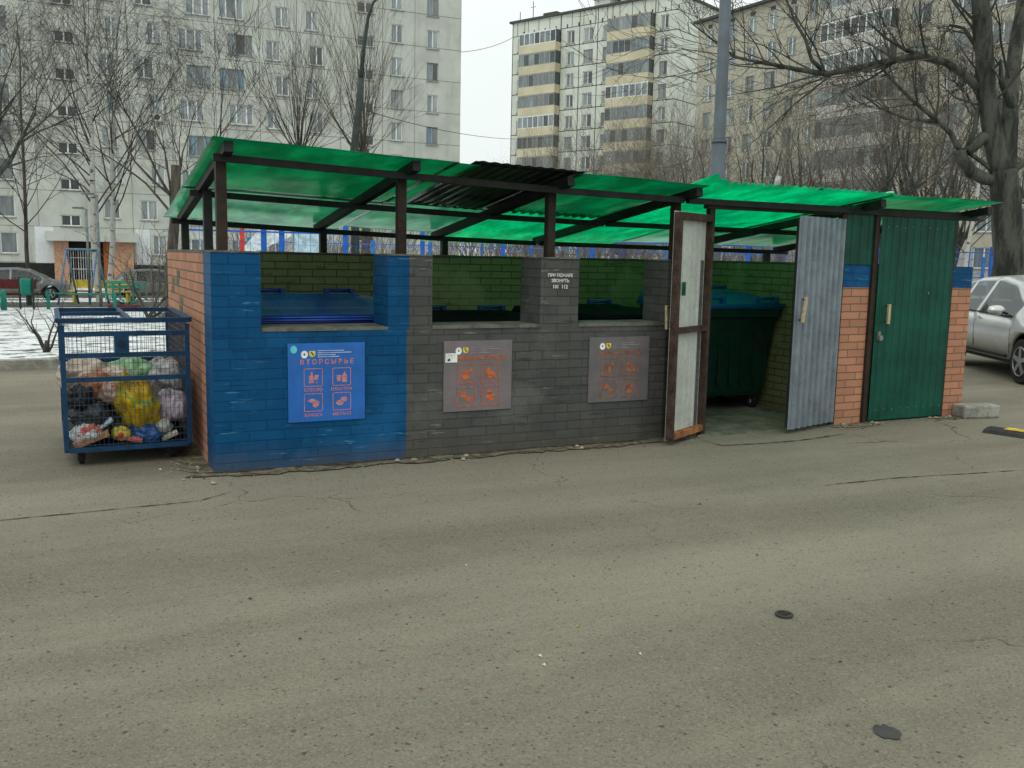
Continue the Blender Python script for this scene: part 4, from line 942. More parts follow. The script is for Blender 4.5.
# ------------------------------------------------------------------ trees
def bark(name, col, dark, birch=False):
    t = NT(name); v = t.coord('Object', (1, 1, .25) if not birch else (1, 1, 2.2)); n = t.noise(v, 5 if not birch else 3.2, 6, .7)
    c = t.mix(t.ramp(n, .40, .62) if not birch else t.ramp(n, .56, .62), col, dark)
    return t.done(t.pbsdf(c, .9, 0, t.bump(n, .7, .02), .2))
BK = bark('bark_grey_brown', (.085, .075, .058), (.035, .032, .026)); BKD = bark('bark_dark_olive', (.075, .080, .066), (.022, .025, .02)); BW = bark('bark_birch', (.40, .40, .36), (.03, .03, .027), True)
TW = simple('twig_brown', (.11, .10, .08), .9, bump=0, var=.3, scale=1.5); TWD = simple('twig_dark', (.055, .05, .04), .9, bump=0, var=.3, scale=1.5); TWP = simple('twig_purple_brown', (.15, .13, .108), .9, bump=0, var=.3, scale=1)
class Tree:
    def __init__(s, seed, minr, droop=0, up=.05, twist=.25): s.r = random.Random(seed); s.big = MB(); s.tw = MB(); s.minr = minr; s.droop = droop; s.up = up; s.tw_ = twist; s.n = 0; s.thin = False
    def limb(s, p, d, L, r, lev, nch, maxlev, taper=.35, spread=(.45, .9)):
        R = s.r; nseg = 5 if lev < 2 else (4 if lev < maxlev else 3); pts = [p.copy()]; rad = [r]; d = d.normalized(); cur = p.copy()
        for i in range(nseg):
            t = (i+1)/nseg
            d = (d+Vector((R.gauss(0, 1), R.gauss(0, 1), R.gauss(0, 1)))*s.tw_*.5+Vector((0, 0, s.up if lev < maxlev-1 else s.up-s.droop))).normalized()
            cur = cur+d*L/nseg; pts.append(cur.copy()); rad.append(max(s.minr*.6, r*(1-t*(1-taper))))
        mb = s.big if (r > .03 and not s.thin) else s.tw
        mb.tube(pts, rad, 7 if r > .08 else (5 if r > .03 else 3), 0, r > .03, False); s.n += 1
        if lev >= maxlev: return
        for k in range(nch[lev]):
            t = R.uniform(.25 if lev else .35, 1.0) if k else 1.0
            i = min(nseg-1, int(t*nseg)); f = t*nseg-i; q = pts[i].lerp(pts[i+1], min(1, f)); dd = (pts[i+1]-pts[i]).normalized()
            a = dd.orthogonal().normalized(); b = dd.cross(a); ph = R.uniform(0, 2*pi); an = R.uniform(*spread)*(.5 if k == 0 else 1)
            nd = dd*cos(an)+(a*cos(ph)+b*sin(ph))*sin(an)
            rr = max(s.minr, rad[i]*R.uniform(.42, .62)); s.limb(q, nd, L*R.uniform(.5, .78)*(1-.25*t if k else 1), rr, lev+1, nch, maxlev, taper, spread)
def finish(T, name, label, x, y, mats, group, z=None, rz=0, extra=None):
    e = empty(name, (x, y, gz(x, y)-.05 if z is None else z), rz, label, 'shrub' if 'shrub' in name else 'tree', group)
    a = T.big.build('trunk', mats[0], e, uv=False); b = T.tw.build('crown', mats[1], e, uv=False) if T.tw.v else None
    KIDS[e.name] = [o for o in (a, b) if o]; return e
def again(e, label, x, y, sc=1, rz=0, sz=None):
    c = e.copy(); COL.objects.link(c); c.location = (x, y, gz(x, y)-.05); c.rotation_euler = (0, 0, rz); c.scale = (sc, sc, sz or sc); c['label'] = label
    for k in KIDS[e.name]: d = k.copy(); COL.objects.link(d); d.parent = c
    return c
def gat(px, depth): d = fw + rt*((px-512)/F) - up*((255-384)/F); return d.x/d.y*depth, depth
# prototypes
def spreading(seed, Hh, r=.16, minr=.007, nch=(6, 6, 5, 4), lev=4, tl=.32, spread=(.4, .95), up=.06):
    T = Tree(seed, minr, 0, up, .28); R = T.r; tr = Hh*tl; pts = [Vector((0, 0, 0)), Vector((.05, 0, tr*.5)), Vector((R.uniform(-.2, .2), R.uniform(-.2, .2), tr))]; T.big.tube(pts, [r*1.25, r, r*.85], 8, 0, True, False)
    for k in range(nch[0]):
        ph = k*2*pi/nch[0]+R.uniform(-.4, .4); an = R.uniform(.15, .75); d = Vector((cos(ph)*sin(an), sin(ph)*sin(an), cos(an))); q = pts[1].lerp(pts[2], R.uniform(.3, 1)); T.limb(q, d, Hh*.42*R.uniform(.75, 1.1), r*.55, 1, nch, lev, .3, spread)
    return T
def birch(seed, Hh, r=.12, lean=(0, 0), n=34, minr=.0045):
    T = Tree(seed, minr, .30, .02, .2); T.thin = True; R = T.r; pts = []; N = 12
    for i in range(N+1): t = i/N; pts.append(Vector((lean[0]*t+.25*noise.noise(Vector((t*3, seed, 0))), lean[1]*t+.2*noise.noise(Vector((t*3, 0, seed))), Hh*t)))
    T.big.tube(pts, [r*(1-.85*i/N)+.008 for i in range(N+1)], 8, 0, True, False); t2 = T.tw
    for k in range(n):
        t = .22+.76*(k+R.random())/n; i = int(t*N); q = pts[i].lerp(pts[min(N, i+1)], t*N-i); ph = R.uniform(0, 2*pi); an = R.uniform(.45, .95); d = Vector((cos(ph)*sin(an), sin(ph)*sin(an), cos(an)))
        T.limb(q, d, (1.1-t)*Hh*.34+.6, max(.012, r*(1.0-t)*.36), 1, (0, 5, 5, 4), 4, .3, (.3, .8))
    return T
def pollard(seed, Hh, trunk, r=.22, n=46, L=4.5):
    T = Tree(seed, .008, 0, .07, .10); R = T.r; T.big.tube([(0, 0, 0), (.1, 0, trunk*.5), (0, .05, trunk)], [r*1.2, r, r*1.15], 9, 0, True, True)
    for k in range(n):
        ph = R.uniform(0, 2*pi); an = abs(R.gauss(0, .72)); an = min(an, 1.35); d = Vector((cos(ph)*sin(an), sin(ph)*sin(an), cos(an)))
        T.limb(Vector((cos(ph)*r*.6, sin(ph)*r*.6, trunk-R.uniform(0, .7))), d, L*R.uniform(.5, 1.1)*(1-.2*an), R.uniform(.014, .042), 1, (0, 5, 3, 2), 3, .25, (.2, .55))
    return T
def shrub(seed, Hh, n=26, minr=.006):
    T = Tree(seed, minr, 0, .04, .25); R = T.r
    for k in range(n):
        ph = R.uniform(0, 2*pi); an = R.uniform(.05, .8); d = Vector((cos(ph)*sin(an), sin(ph)*sin(an), cos(an))); T.limb(Vector((R.uniform(-.3, .3), R.uniform(-.3, .3), 0)), d, Hh*R.uniform(.5, .8), .034 if k < 3 else .018, 1, (0, 5, 4), 3, .3, (.25, .7))
    return T
G_T = 'bare trees around the courtyard'
# birches on the left lawn
x, y = gat(98, 40); finish(birch(31, 16, .14, (-.3, 0), 40), 'birch_tree', 'birch just left of the other birch, its trunk behind the thin park lamp', x, y, [BW, TWD], 'birches on the left lawn')
x, y = gat(106, 42); finish(birch(32, 17, .13, (1.1, .3), 38), 'birch_tree', 'birch leaning right, its white trunk between the park lamp and the cut tree', x, y, [BW, TWD], 'birches on the left lawn')
x, y = gat(-38, 27); ft = spreading(33, 11, .2, .006, (8, 6, 5, 4), 4, .28, (.4, .9), .02); finish(ft, 'bare_tree', 'bare tree whose dark boughs reach in from the left edge', x, y, [BKD, TWD], G_T)
x, y = gat(28, 52); finish(birch(34, 15, .12, (0, 0), 36), 'birch_tree', 'slender birch at the far left in front of the grey block', x, y, [BK, TWD], 'birches on the left lawn')
# tree cut off at the shelter's left end
x, y = gat(173, 26); T = spreading(36, 8.2, .075, .006, (7, 6, 5, 3), 4, .42, (.3, .8), .10)
T.big.tube([(-.12, .1, 0), (-.1, .1, 1.4), (.08, .1, 3.0), (.12, .1, 4.15)], [.17, .15, .13, .13], 9)
finish(T, 'bare_tree', 'bare tree with a sawn-off stem right beside the orange brick end of the shelter', x, y, [BK, TWD], G_T)
x, y = gat(301, 45); finish(pollard(37, 12, 7.3, .2, 34, 5.2), 'pollard_tree', 'pollarded tree with a fan of thin shoots, left of the curved lamp post', x, y, [BK, TW], 'pollarded trees')
x, y = gat(364, 44); finish(pollard(38, 12, 7.1, .2, 34, 5.6), 'pollard_tree', 'pollarded tree with a fan of thin shoots behind the curved lamp post', x, y, [BK, TW], 'pollarded trees')
# brown bare trees beyond the court
SP1 = spreading(41, 12.5, .12, .0055, (7, 7, 6, 5), 4, .22, (.35, .95), .07); SP2 = spreading(42, 12.5, .12, .0055, (8, 6, 6, 5), 4, .2, (.3, .85), .09); SP3 = spreading(43, 11, .15, .006, (7, 6, 5, 4), 4, .3, (.35, .9), .08)
x, y = gat(622, 62); e1 = finish(SP1, 'bare_tree', 'round-crowned bare tree in front of the ochre balconies', x, y, [BK, TWP], G_T)
x, y = gat(540, 70); e2 = finish(SP2, 'bare_tree', 'bare tree left of the ochre balconies, near the left corner of the white block', x, y, [BK, TWP], G_T)
x, y = gat(752, 46); e3 = finish(SP3, 'bare_tree', 'dense bare tree just right of the thick grey mast', x, y, [BKD, TW], G_T)
spots = [(e1, 585, 66, .95, 1.1, 'bare tree between the two columns of ochre balconies'), (e2, 665, 58, 1.05, 2.4, 'bare tree in front of the corner of the white block'), (e1, 694, 52, 1.05, 3.9, 'bare tree close behind the thick grey mast'),
 (e2, 500, 95, 1.0, .7, 'pale distant bare tree in the gap between the grey and the white block'), (e3, 880, 40, 1.05, 2.0, 'dense bare tree behind the green door, between mast and big tree'), (e3, 826, 50, 1.0, 4.4, 'bare tree above the flashing where the two roof heights meet'),
 (e1, 930, 44, 1.25, 5.3, 'bushy bare tree immediately left of the big forked tree'), (e3, 1040, 38, 1.15, 1.2, 'bare tree at the right edge behind the big forked tree'), (e2, 780, 56, 1.15, .2, 'bare tree far behind the thin pale pole'), (e1, 470, 88, .7, 4.8, 'small distant bare tree at the right corner of the grey block'),
 (e1, 560, 60, .9, 2.9, 'bare tree low behind the black roof sheet, left of the middle balconies'), (e2, 602, 57, 1.0, 4.1, 'bushy bare tree left of the round-crowned tree'), (e2, 642, 66, 1.1, 1.6, 'bare tree right behind the ochre balcony column'), (e1, 688, 60, 1.0, .5, 'bare tree between the white block corner and the mast'), (e1, 528, 80, .9, 5.9, 'faint bare tree at the left foot of the white block'), (e3, 800, 44, .95, 5.2, 'bare tree right of the thin pale pole'), (e3, 908, 46, 1.1, 4.6, 'bare tree under the long bough of the big forked tree'),
 (e3, 955, 52, 1.2, 3.3, 'tall bare tree far behind the big forked tree'), (e2, 850, 60, 1.2, 5.5, 'far bare tree before the loggias of the tan block')]
for src, px, dpt, sc, rz, lb in spots: x, y = gat(px, dpt); again(src, lb, x, y, sc, rz)
# shrubs behind the court fence
S1 = shrub(51, 3.2, 26, .008); S2 = shrub(52, 3.0, 30, .008)
x, y = gat(465, 38); s1 = finish(S1, 'shrub', 'leafless shrub behind the court fence', x, y, [TWP, TWP], 'leafless shrubs behind the court fence')
x, y = gat(520, 40); s2 = finish(S2, 'shrub', 'leafless shrub behind the court fence', x, y, [TWP, TWP], 'leafless shrubs behind the court fence')
rs = random.Random(5)
for i, px in enumerate([252, 330, 385, 490, 545, 575, 600, 630, 655, 690, 720, 760, 795, 830]):
    x, y = gat(px, rs.uniform(38, 50)); again([s1, s2][i % 2], 'leafless shrub behind the court fence', x, y, rs.uniform(.9, 1.25), rs.uniform(0, 6))
x, y = gat(160, 24); T = shrub(53, 1.7, 16, .006); s3 = finish(T, 'shrub', 'brown leafless shrub at the snow edge beside the orange brick end of the shelter', x, y, [TWP, TWP], None)
T = Tree(54, .006, 0, .0, .3)
for k, (dx, dz) in enumerate(((-.35, 1), (.4, .7), (.1, 1), (-.6, .5))): T.limb(Vector((0, 0, 0)), Vector((dx, 0, dz)), .75, .025, 1, (0, 3, 2), 3)
T.big.tube([(0, 0, -.05), (0, 0, .1), (.02, 0, .22)], [.07, .05, .035], 7)
x, y = gat(42, 14.6); finish(T, 'shrub', 'tiny leafless sapling in the snow behind the cage trolley', x, y, [BKD, TWD], None)
x, y = gat(146, 21); T = Tree(55, .007, 0, .02, .3)
for k, (dx, dy, dz) in enumerate(((-.9, 0, .7), (.9, .1, .9), (.3, .2, 1.3), (-.4, -.2, .9), (.7, -.3, .4))): T.limb(Vector((0, 0, .2)), Vector((dx, dy, dz)), 1.2, .035, 1, (0, 3, 2, 2), 4)
finish(T, 'shrub', 'dark low spreading shrub with crooked stems near the green carousel', x, y, [BKD, TWD], None)
# the big forked tree
BT = Tree(60, .006, 0, .05, .25); D = 18.0; o = at(1004, 262, D); bx0, by0 = o.x, o.y
def L(pts, r, dz=0.0): return [at(a, b, D+(c if len(q) > 2 else 0)) - Vector((bx0, by0, 0)) for q in pts for a, b, c in [(q[0], q[1], q[2] if len(q) > 2 else 0)]], r
def big(pts, r, n=9, kids=0, kl=1.6, klev=2, kr=.03):
    P, _ = L(pts, r); Q = []; Rr = []
    for i in range(len(P)-1):
        for k in range(3):
            t = k/3; p = P[i].lerp(P[i+1], t)
            Q.append(p+Vector((noise.noise(p*1.3), noise.noise(p*1.3+Vector((9, 0, 0))), 0))*.03); Rr.append((r[i]+(r[i+1]-r[i])*t)*(1+.10*noise.noise(p*2.1)))
    Q.append(P[-1]); Rr.append(r[-1]); BT.big.tube(Q, Rr, n, 0, True, True)
    for k in range(kids):
        i = BT.r.randint(int(len(Q)*.25), len(Q)-2); dd = (Q[i+1]-Q[i]).normalized(); a = dd.orthogonal().normalized(); b = dd.cross(a); ph = BT.r.uniform(0, 2*pi); an = BT.r.uniform(.5, 1.2)
        BT.limb(Q[i], dd*cos(an)+(a*cos(ph)+b*sin(ph))*sin(an)+Vector((0, 0, .15)), kl*BT.r.uniform(.6, 1.3), max(.008, min(kr, Rr[i]*.5)), klev, (0, 5, 5, 4), 4, .25, (.35, .9))
zg = Vector((0, 0, 0)); BT.big.tube([Vector((.05, 0, -.1)), Vector((.03, 0, .25)), at(1009, 262, D)-Vector((bx0, by0, 0)), at(1006, 205, D)-Vector((bx0, by0, 0)), at(1003, 170, D)-Vector((bx0, by0, 0))], [.50, .34, .275, .265, .25], 14, 0, True, False)
big([(1001, 178), (991, 125), (986, 75), (981, 5), (972, -70), (960, -150)], [.19, .175, .17, .165, .15, .10], 12, 9, 2.2, 1, .03)
big([(1006, 182), (1010, 120), (1013, 70, .5), (1026, -10, 1), (1044, -90, 1.5)], [.17, .145, .135, .13, .11], 12, 7, 2.0, 1, .03)
big([(979, 88), (965, 75), (945, 62), (918, 56), (885, 62), (852, 69), (826, 74), (795, 69), (765, 63), (735, 57), (712, 40), (690, 22)], [.085, .078, .07, .066, .062, .058, .052, .043, .034, .026, .018, .010], 8, 26, 1.7, 2, .03)
big([(826, 74), (812, 60), (806, 40), (795, 22), (786, 0)], [.045, .035, .03, .022, .015], 6, 8, 1.2, 2, .02)
big([(928, 57), (905, 50), (885, 38), (868, 22)], [.05, .035, .025, .014], 6, 8, 1.2, 2, .02)
big([(999, 181), (985, 179), (972, 172), (963, 160), (960, 150)], [.11, .115, .12, .12, .11], 12)
big([(962, 152), (950, 132), (930, 114), (912, 100), (895, 82), (878, 64), (870, 48)], [.06, .05, .045, .035, .028, .02, .012], 7, 16, 1.3, 2, .025)
big([(992, 137), (982, 138), (974, 146), (966, 152)], [.11, .12, .11, .09], 9)
big([(940, 122), (905, 118), (880, 108), (862, 95)], [.035, .03, .022, .012], 6, 8, 1.1, 2, .02)
big([(998, 176), (985, 164), (968, 152)], [.05, .045, .04], 7)
big([(968, 148), (974, 130), (977, 112), (984, 100), (985, 92)], [.05, .045, .04, .03, .02], 6, 4, .8, 2, .02)
big([(1005, 176), (1015, 168), (1026, 160), (1045, 150)], [.10, .08, .07, .05], 8)
big([(982, 70), (975, 45), (965, 28), (950, 25), (942, 38), (938, 60)], [.05, .04, .03, .022, .018, .012], 6, 6, .9, 2, .018)
big([(1012, 110), (1002, 82), (1000, 60), (990, 75)], [.06, .05, .03, .02], 6, 3, .9, 2, .02)
big([(998, 102), (975, 104), (955, 98), (940, 84)], [.03, .022, .016, .01], 5, 6, .9, 2, .018)
be = empty('forked_tree', (bx0, by0, 0), 0, 'big old forked tree behind the silver car, its long bough reaching left to the mast', 'tree')
BT.big.build('trunk', BKD, be, uv=False); BT.tw.build('crown', TWD, be, uv=False)
m = MB(); 
x, y = gat(968, 34); T = birch(61, 9, .09, (.1, 0), 22); finish(T, 'birch_tree', 'thin birch seen between the blue court fence posts left of the big forked tree', x, y, [BW, TWD], None)

# ------------------------------------------------------------------ street lamps, mast, wires
MG = simple('mast_grey_paint', (.095, .115, .13), .6, .2, var=.15, scale=1.5, bump=.1); LG = simple('lamp_grey', (.16, .19, .19), .6, .3, bump=.1)
x, y = gat(713.5, 15.5); e = empty('mast', (x, y, 0), 0, 'thick grey steel mast rising straight behind the shelter roof', 'mast')
m = MB(); m.tube([(0, 0, 0), (0, 0, 3.55)], .118, 20); m.tube([(0, 0, 3.55), (0, 0, 3.60), (-.02, 0, 9.0)], [.118, .098, .085], 20); m.build('shaft', MG, e)
m = MB(); m.tube([(0, 0, 3.52), (0, 0, 3.57)], .126, 20); m.build('collar', MG, e)
x, y = gat(773, 42); m = MB(); m.tube([(0, 0, -.8), (0, 0, 5.0), (.05, 0, 5.4)], [.18, .14, .13], 10); tag(m.build('concrete_pole', simple('pole_pale', (.33, .34, .32), .8), None, loc=(x, y, 0)), 'pale thin concrete pole standing alone right of the thick grey mast', 'pole')
x, y = gat(356, 32); e = empty('street_lamp', (x, y, gz(x, y)), 0, 'dark tapering street lamp post with a curved arm above the middle of the shelter roof', 'street lamp'); q = lambda a, b: at(a, b, 32)-Vector((x, y, gz(x, y)))
m = MB(); m.tube([(0, 0, 0), q(354, 150), q(359, 105), q(361, 78)], [.15, .13, .11, .10], 10); m.build('post', simple('lamp_dark', (.035, .045, .04), .6), e)
m = MB(); m.tube([q(361, 78), q(364, 45), q(368, 18), q(373, 3), q(383, -8), q(398, -14)], [.075, .065, .055, .045, .035, .03], 8); m.build('arm', MATS['lamp_dark'], e)
m = MB(); m.tube([q(395, -13), q(402, -15), q(412, -17)], [.06, .12, .08], 8); m.build('lamp_head', LG, e)
for px, ty, dpt, lb in ((99, 195, 33, 'thin park lamp post in front of the birch trunks'), (88, 209, 36, 'shorter park lamp post left of the birch trunks, above the swing')):
    x, y = gat(px, dpt); e = empty('park_lamp', (x, y, gz(x, y)), 0, lb, 'park lamp', 'park lamps in the courtyard'); z = at(px, ty, dpt).z-gz(x, y)
    m = MB(); m.tube([(0, 0, 0), (0, 0, z)], .05, 8); m.tube([(0, 0, z), (-.42, 0, z+.03)], .025, 6); m.build('post', LG, e); m = MB(); m.box(-.5, -.12, -.08, .08, z+.0, z+.07); m.build('lamp_head', LG, e)
def wire(name, a, b, sag, r, lb):
    m = MB(); m.tube([a.lerp(b, k/14)-Vector((0, 0, sag*4*(k/14)*(1-k/14))) for k in range(15)], r, 4); tag(m.build(name, simple('wire_black', (.03, .03, .03), .6)), lb, 'cable')
wire('overhead_cable', at(363, 110, 31.8), at(560, 136, 60), .5, .014, 'dark cable running from the curved street lamp toward the white block')
wire('overhead_cable', at(461, 52, 85), at(512, 38, 118), .3, .03, 'thin cable high in the sky gap between the grey and white blocks')

# ------------------------------------------------------------------ blue court fence behind the shelter
FB = simple('fence_blue', (.012, .10, .42), .5, var=.15, scale=3, bump=.05); FBL = simple('fence_blue_light', (.04, .17, .50), .5, var=.15, scale=3, bump=.05); FRR = simple('post_red', (.60, .035, .03), .5)
def court_fence(dep0, pxs, hgt, w_, mat, label, wires, y0=225, slope=0.0, railz=()):
    pts = []
    for px in pxs:
        d = fw + rt*((px-512)/F) - up*((255-384)/F); k = d.x/d.y
        # plane parallel to the shelter at v = dep0
        # v = -(x-OX) sin + (y-OY) cos
        y = (dep0 + OY*cos(YAW) - OX*sin(YAW))/(cos(YAW)-k*sin(YAW)); pts.append((k*y, y))
    e = empty('court_fence', (pts[0][0], pts[0][1], 0), 0, label, 'fence'); o = Vector((pts[0][0], pts[0][1], 0))
    for (x, y) in pts:
        m = MB(); m.box(x-o.x-w_/2, x-o.x+w_/2, y-o.y-w_/2, y-o.y+w_/2, gz(x, y), hgt); m.build('post', mat, e)
    a = Vector((pts[0][0], pts[0][1], 0))-o; b = Vector((pts[-1][0], pts[-1][1], 0))-o
    for z in railz: m = MB(); m.bar(a+Vector((0, -w_*.6, z)), b+Vector((0, -w_*.6, z)), .04, .04); m.build('rail', mat, e)
    if wires:
        m = MB(); z = gz(*pts[0])+.1
        while z < hgt-.1: m.bar(a+Vector((0, w_*.6, z)), b+Vector((0, w_*.6, z)), .008, .008); z += .3
        n = int((b-a).length/.3)
        for k in range(n): p_ = a.lerp(b, k/n)+Vector((0, w_*.6, 0)); m.bar(p_+Vector((0, 0, -.3)), p_+Vector((0, 0, hgt-.05)), .008, .008)
        m.build('wire_mesh', mat, e)
    return e
court_fence(17, [186, 264, 282, 345.5, 422.5, 503, 592, 674, 748, 822, 900, 968, 992, 1040], 2.36, .115, FB, 'dark blue post and rail court fence behind the shelter', True, railz=(2.12, 1.2))
court_fence(29, [250, 303.5, 315, 373, 430, 482, 531, 578, 612, 623, 666, 784, 860, 930, 984], 2.15, .15, FBL, 'lighter blue fence on the far side of the court', False, railz=(2.0, 1.2))
x, y = gat(242.5, 25); m = MB(); m.box(-.045, .045, -.045, .045, -.3, 2.5); tag(m.build('red_post', FRR, None, loc=(x, y, 0)), 'red post seen through the left bay of the shelter', 'post')
x, y = gat(288, 33); e = empty('playground_slide', (x, y, gz(x, y)), .3, 'pale grey and blue playground slide seen through the left bay', 'slide')
m = MB(); m.prism([(-1.2, 2.45), (-.9, 2.75), (.1, 2.95), (.1, 2.5), (-1.2, 1.9), (-1.9, 1.2), (-1.9, 1.6)], -.4, .4); m.build('chute', simple('slide_pale', (.55, .62, .64), .4), e)
m = MB()
for a in (-.45, .4): m.box(a+.2, a+.28, -.35, -.27, 0, 2.9); m.box(a+.2, a+.28, .27, .35, 0, 2.9)
m.build('frame', FB, e); m = MB(); m.box(.2, 1.3, -.45, .45, 1.9, 2.8); m.build('side_panel', simple('panel_light_blue', (.40, .55, .62), .5), e)
x, y = gat(452, 34); 
# ------------------------------------------------------------------ courtyard furniture on the left
TG = simple('teal_green_paint', (.01, .19, .14), .5, var=.15, bump=.05)
def gput(px, dep): x, y = gat(px, dep); return x, y, gz(x, y)
x, y, z = gput(46, 30); e = empty('low_railing', (x, y, z-.12), .0, 'low teal tubular railing along the edge of the snow', 'railing')
m = MB(); m.tube([(0, 0, .62), (2.15, 0, .62)], .022, 8); m.build('rail', TG, e)
for k in (0, 2.15):
    m = MB(); m.box(k-.04, k+.04, -.04, .04, 0, .68); m.build('post', TG, e)
x, y, z = gput(24.5, 29.5); e = empty('litter_urn', (x, y, z), 0, 'teal litter bin on a stand by the snow', 'litter bin')
m = MB(); m.tube([(0, 0, .45), (0, 0, .5), (0, 0, .93), (0, 0, .96)], [.13, .17, .18, .17], 16); m.build('bucket', TG, e); m = MB(); m.box(-.23, -.19, -.03, .03, 0, 1.0); m.box(.19, .23, -.03, .03, 0, 1.0); m.build('stand', simple('stand_dark', (.03, .035, .03)), e)
x, y, z = gput(1, 28.5); e = empty('bollard', (x, y, z), 0, 'teal bollard at the left edge of the photo', 'bollard'); m = MB(); m.tube([(0, 0, 0), (0, 0, .55), (0, 0, .62)], [.09, .09, .05], 12); m.build('body', TG, e)
x, y, z = gput(6, 34); e = empty('bench', (x, y, z), .15, 'dark red bench in front of the parked grey car', 'bench', 'benches in the courtyard')
RD = simple('bench_red', (.09, .016, .018), .6)
m = MB(); m.box(-.9, .9, -.2, .2, .42, .47); m.build('seat', RD, e); m = MB(); m.box(-.9, .9, .2, .25, .6, .95); m.build('backrest', RD, e)
for s_ in (-.7, .7): m = MB(); m.box(s_-.03, s_+.03, -.18, .24, 0, .42); m.build('leg', MATS['stand_dark'], e)
x, y, z = gput(100, 40); e = empty('bench', (x, y, z), .1, 'yellow bench beside the blue swing', 'bench', 'benches in the courtyard')
YL = simple('bench_yellow', (.42, .34, .05), .6)
m = MB(); m.box(-1.3, 1.3, -.25, .25, .45, .5); m.build('seat', YL, e); m = MB(); m.box(-1.3, 1.3, .25, .3, .6, .95); m.build('backrest', YL, e)
for s_ in (-1.1, 1.1): m = MB(); m.box(s_-.04, s_+.04, -.2, .2, 0, .45); m.build('leg', YL, e)
x, y, z = gput(125, 31); e = empty('carousel', (x, y, z), .2, 'teal tubular playground roundabout on the snow', 'roundabout')
for k in range(6):
    a = k*pi/3; m = MB(); m.tube([(0, 0, .1), (.35*cos(a), .35*sin(a), .25), (.62*cos(a), .62*sin(a), .3), (.62*cos(a), .62*sin(a), .85), (.3*cos(a), .3*sin(a), .85)], .03, 6); m.build('arm', TG, e)
m = MB(); m.tube([(.62*cos(k*pi/8), .62*sin(k*pi/8), .72) for k in range(17)], .03, 6); m.tube([(.62*cos(k*pi/8), .62*sin(k*pi/8), .87) for k in range(17)], .03, 6); m.build('ring', TG, e)
m = MB(); m.tube([(0, 0, 0), (0, 0, .15)], .6, 16); m.build('deck', RD, e)
x, y, z = gput(82, 36); e = empty('swing_frame', (x, y, z), .25, 'blue A-frame swing in front of the entrance', 'swing')
BB = simple('swing_blue', (.10, .17, .27), .6)
for s_ in (-.55, .55):
    m = MB(); m.tube([(s_-.25, -.6, 0), (s_, 0, 2.1)], .04, 6); m.tube([(s_+.25, .6, 0), (s_, 0, 2.1)], .04, 6); m.build('leg', BB, e)
m = MB(); m.tube([(-.6, 0, 2.1), (.6, 0, 2.1)], .045, 8); m.build('top_bar', BB, e)
m = MB(); m.box(-.25, .25, -.15, .15, .5, .54); m.tube([(-.22, 0, .5), (-.22, 0, 2.1)], .01, 4); m.tube([(.22, 0, .5), (.22, 0, 2.1)], .01, 4); m.build('seat', RD, e)

# ------------------------------------------------------------------ cars
def silver(name, c, metal=.5):
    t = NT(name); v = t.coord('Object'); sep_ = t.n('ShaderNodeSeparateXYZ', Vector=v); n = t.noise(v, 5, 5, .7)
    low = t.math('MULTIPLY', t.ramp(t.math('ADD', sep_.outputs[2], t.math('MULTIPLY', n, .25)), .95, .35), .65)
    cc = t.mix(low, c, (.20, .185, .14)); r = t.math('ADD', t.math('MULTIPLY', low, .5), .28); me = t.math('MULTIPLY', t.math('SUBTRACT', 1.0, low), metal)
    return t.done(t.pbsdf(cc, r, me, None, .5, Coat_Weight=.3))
def clear_glass():
    t = NT('car_window_glass'); g = t.n('ShaderNodeBsdfGlossy', Roughness=.03, Color=(.9, .95, .95)); tr = t.n('ShaderNodeBsdfTransparent', Color=(.55, .66, .62)); fr = t.n('ShaderNodeLayerWeight', Blend=.5); mxs = t.n('ShaderNodeMixShader')
    t.t.links.new(t.math('ADD', t.math('MULTIPLY', t.math('POWER', fr.outputs[1], 4.0), .5), .06), mxs.inputs[0]); t.t.links.new(tr.outputs[0], mxs.inputs[1]); t.t.links.new(g.outputs[0], mxs.inputs[2]); return t.done(mxs)
CGL = clear_glass(); BKP = simple('black_trim', (.012, .012, .013), .6, bump=0); HUB = simple('alloy_grey', (.26, .27, .27), .4, .6, bump=0)
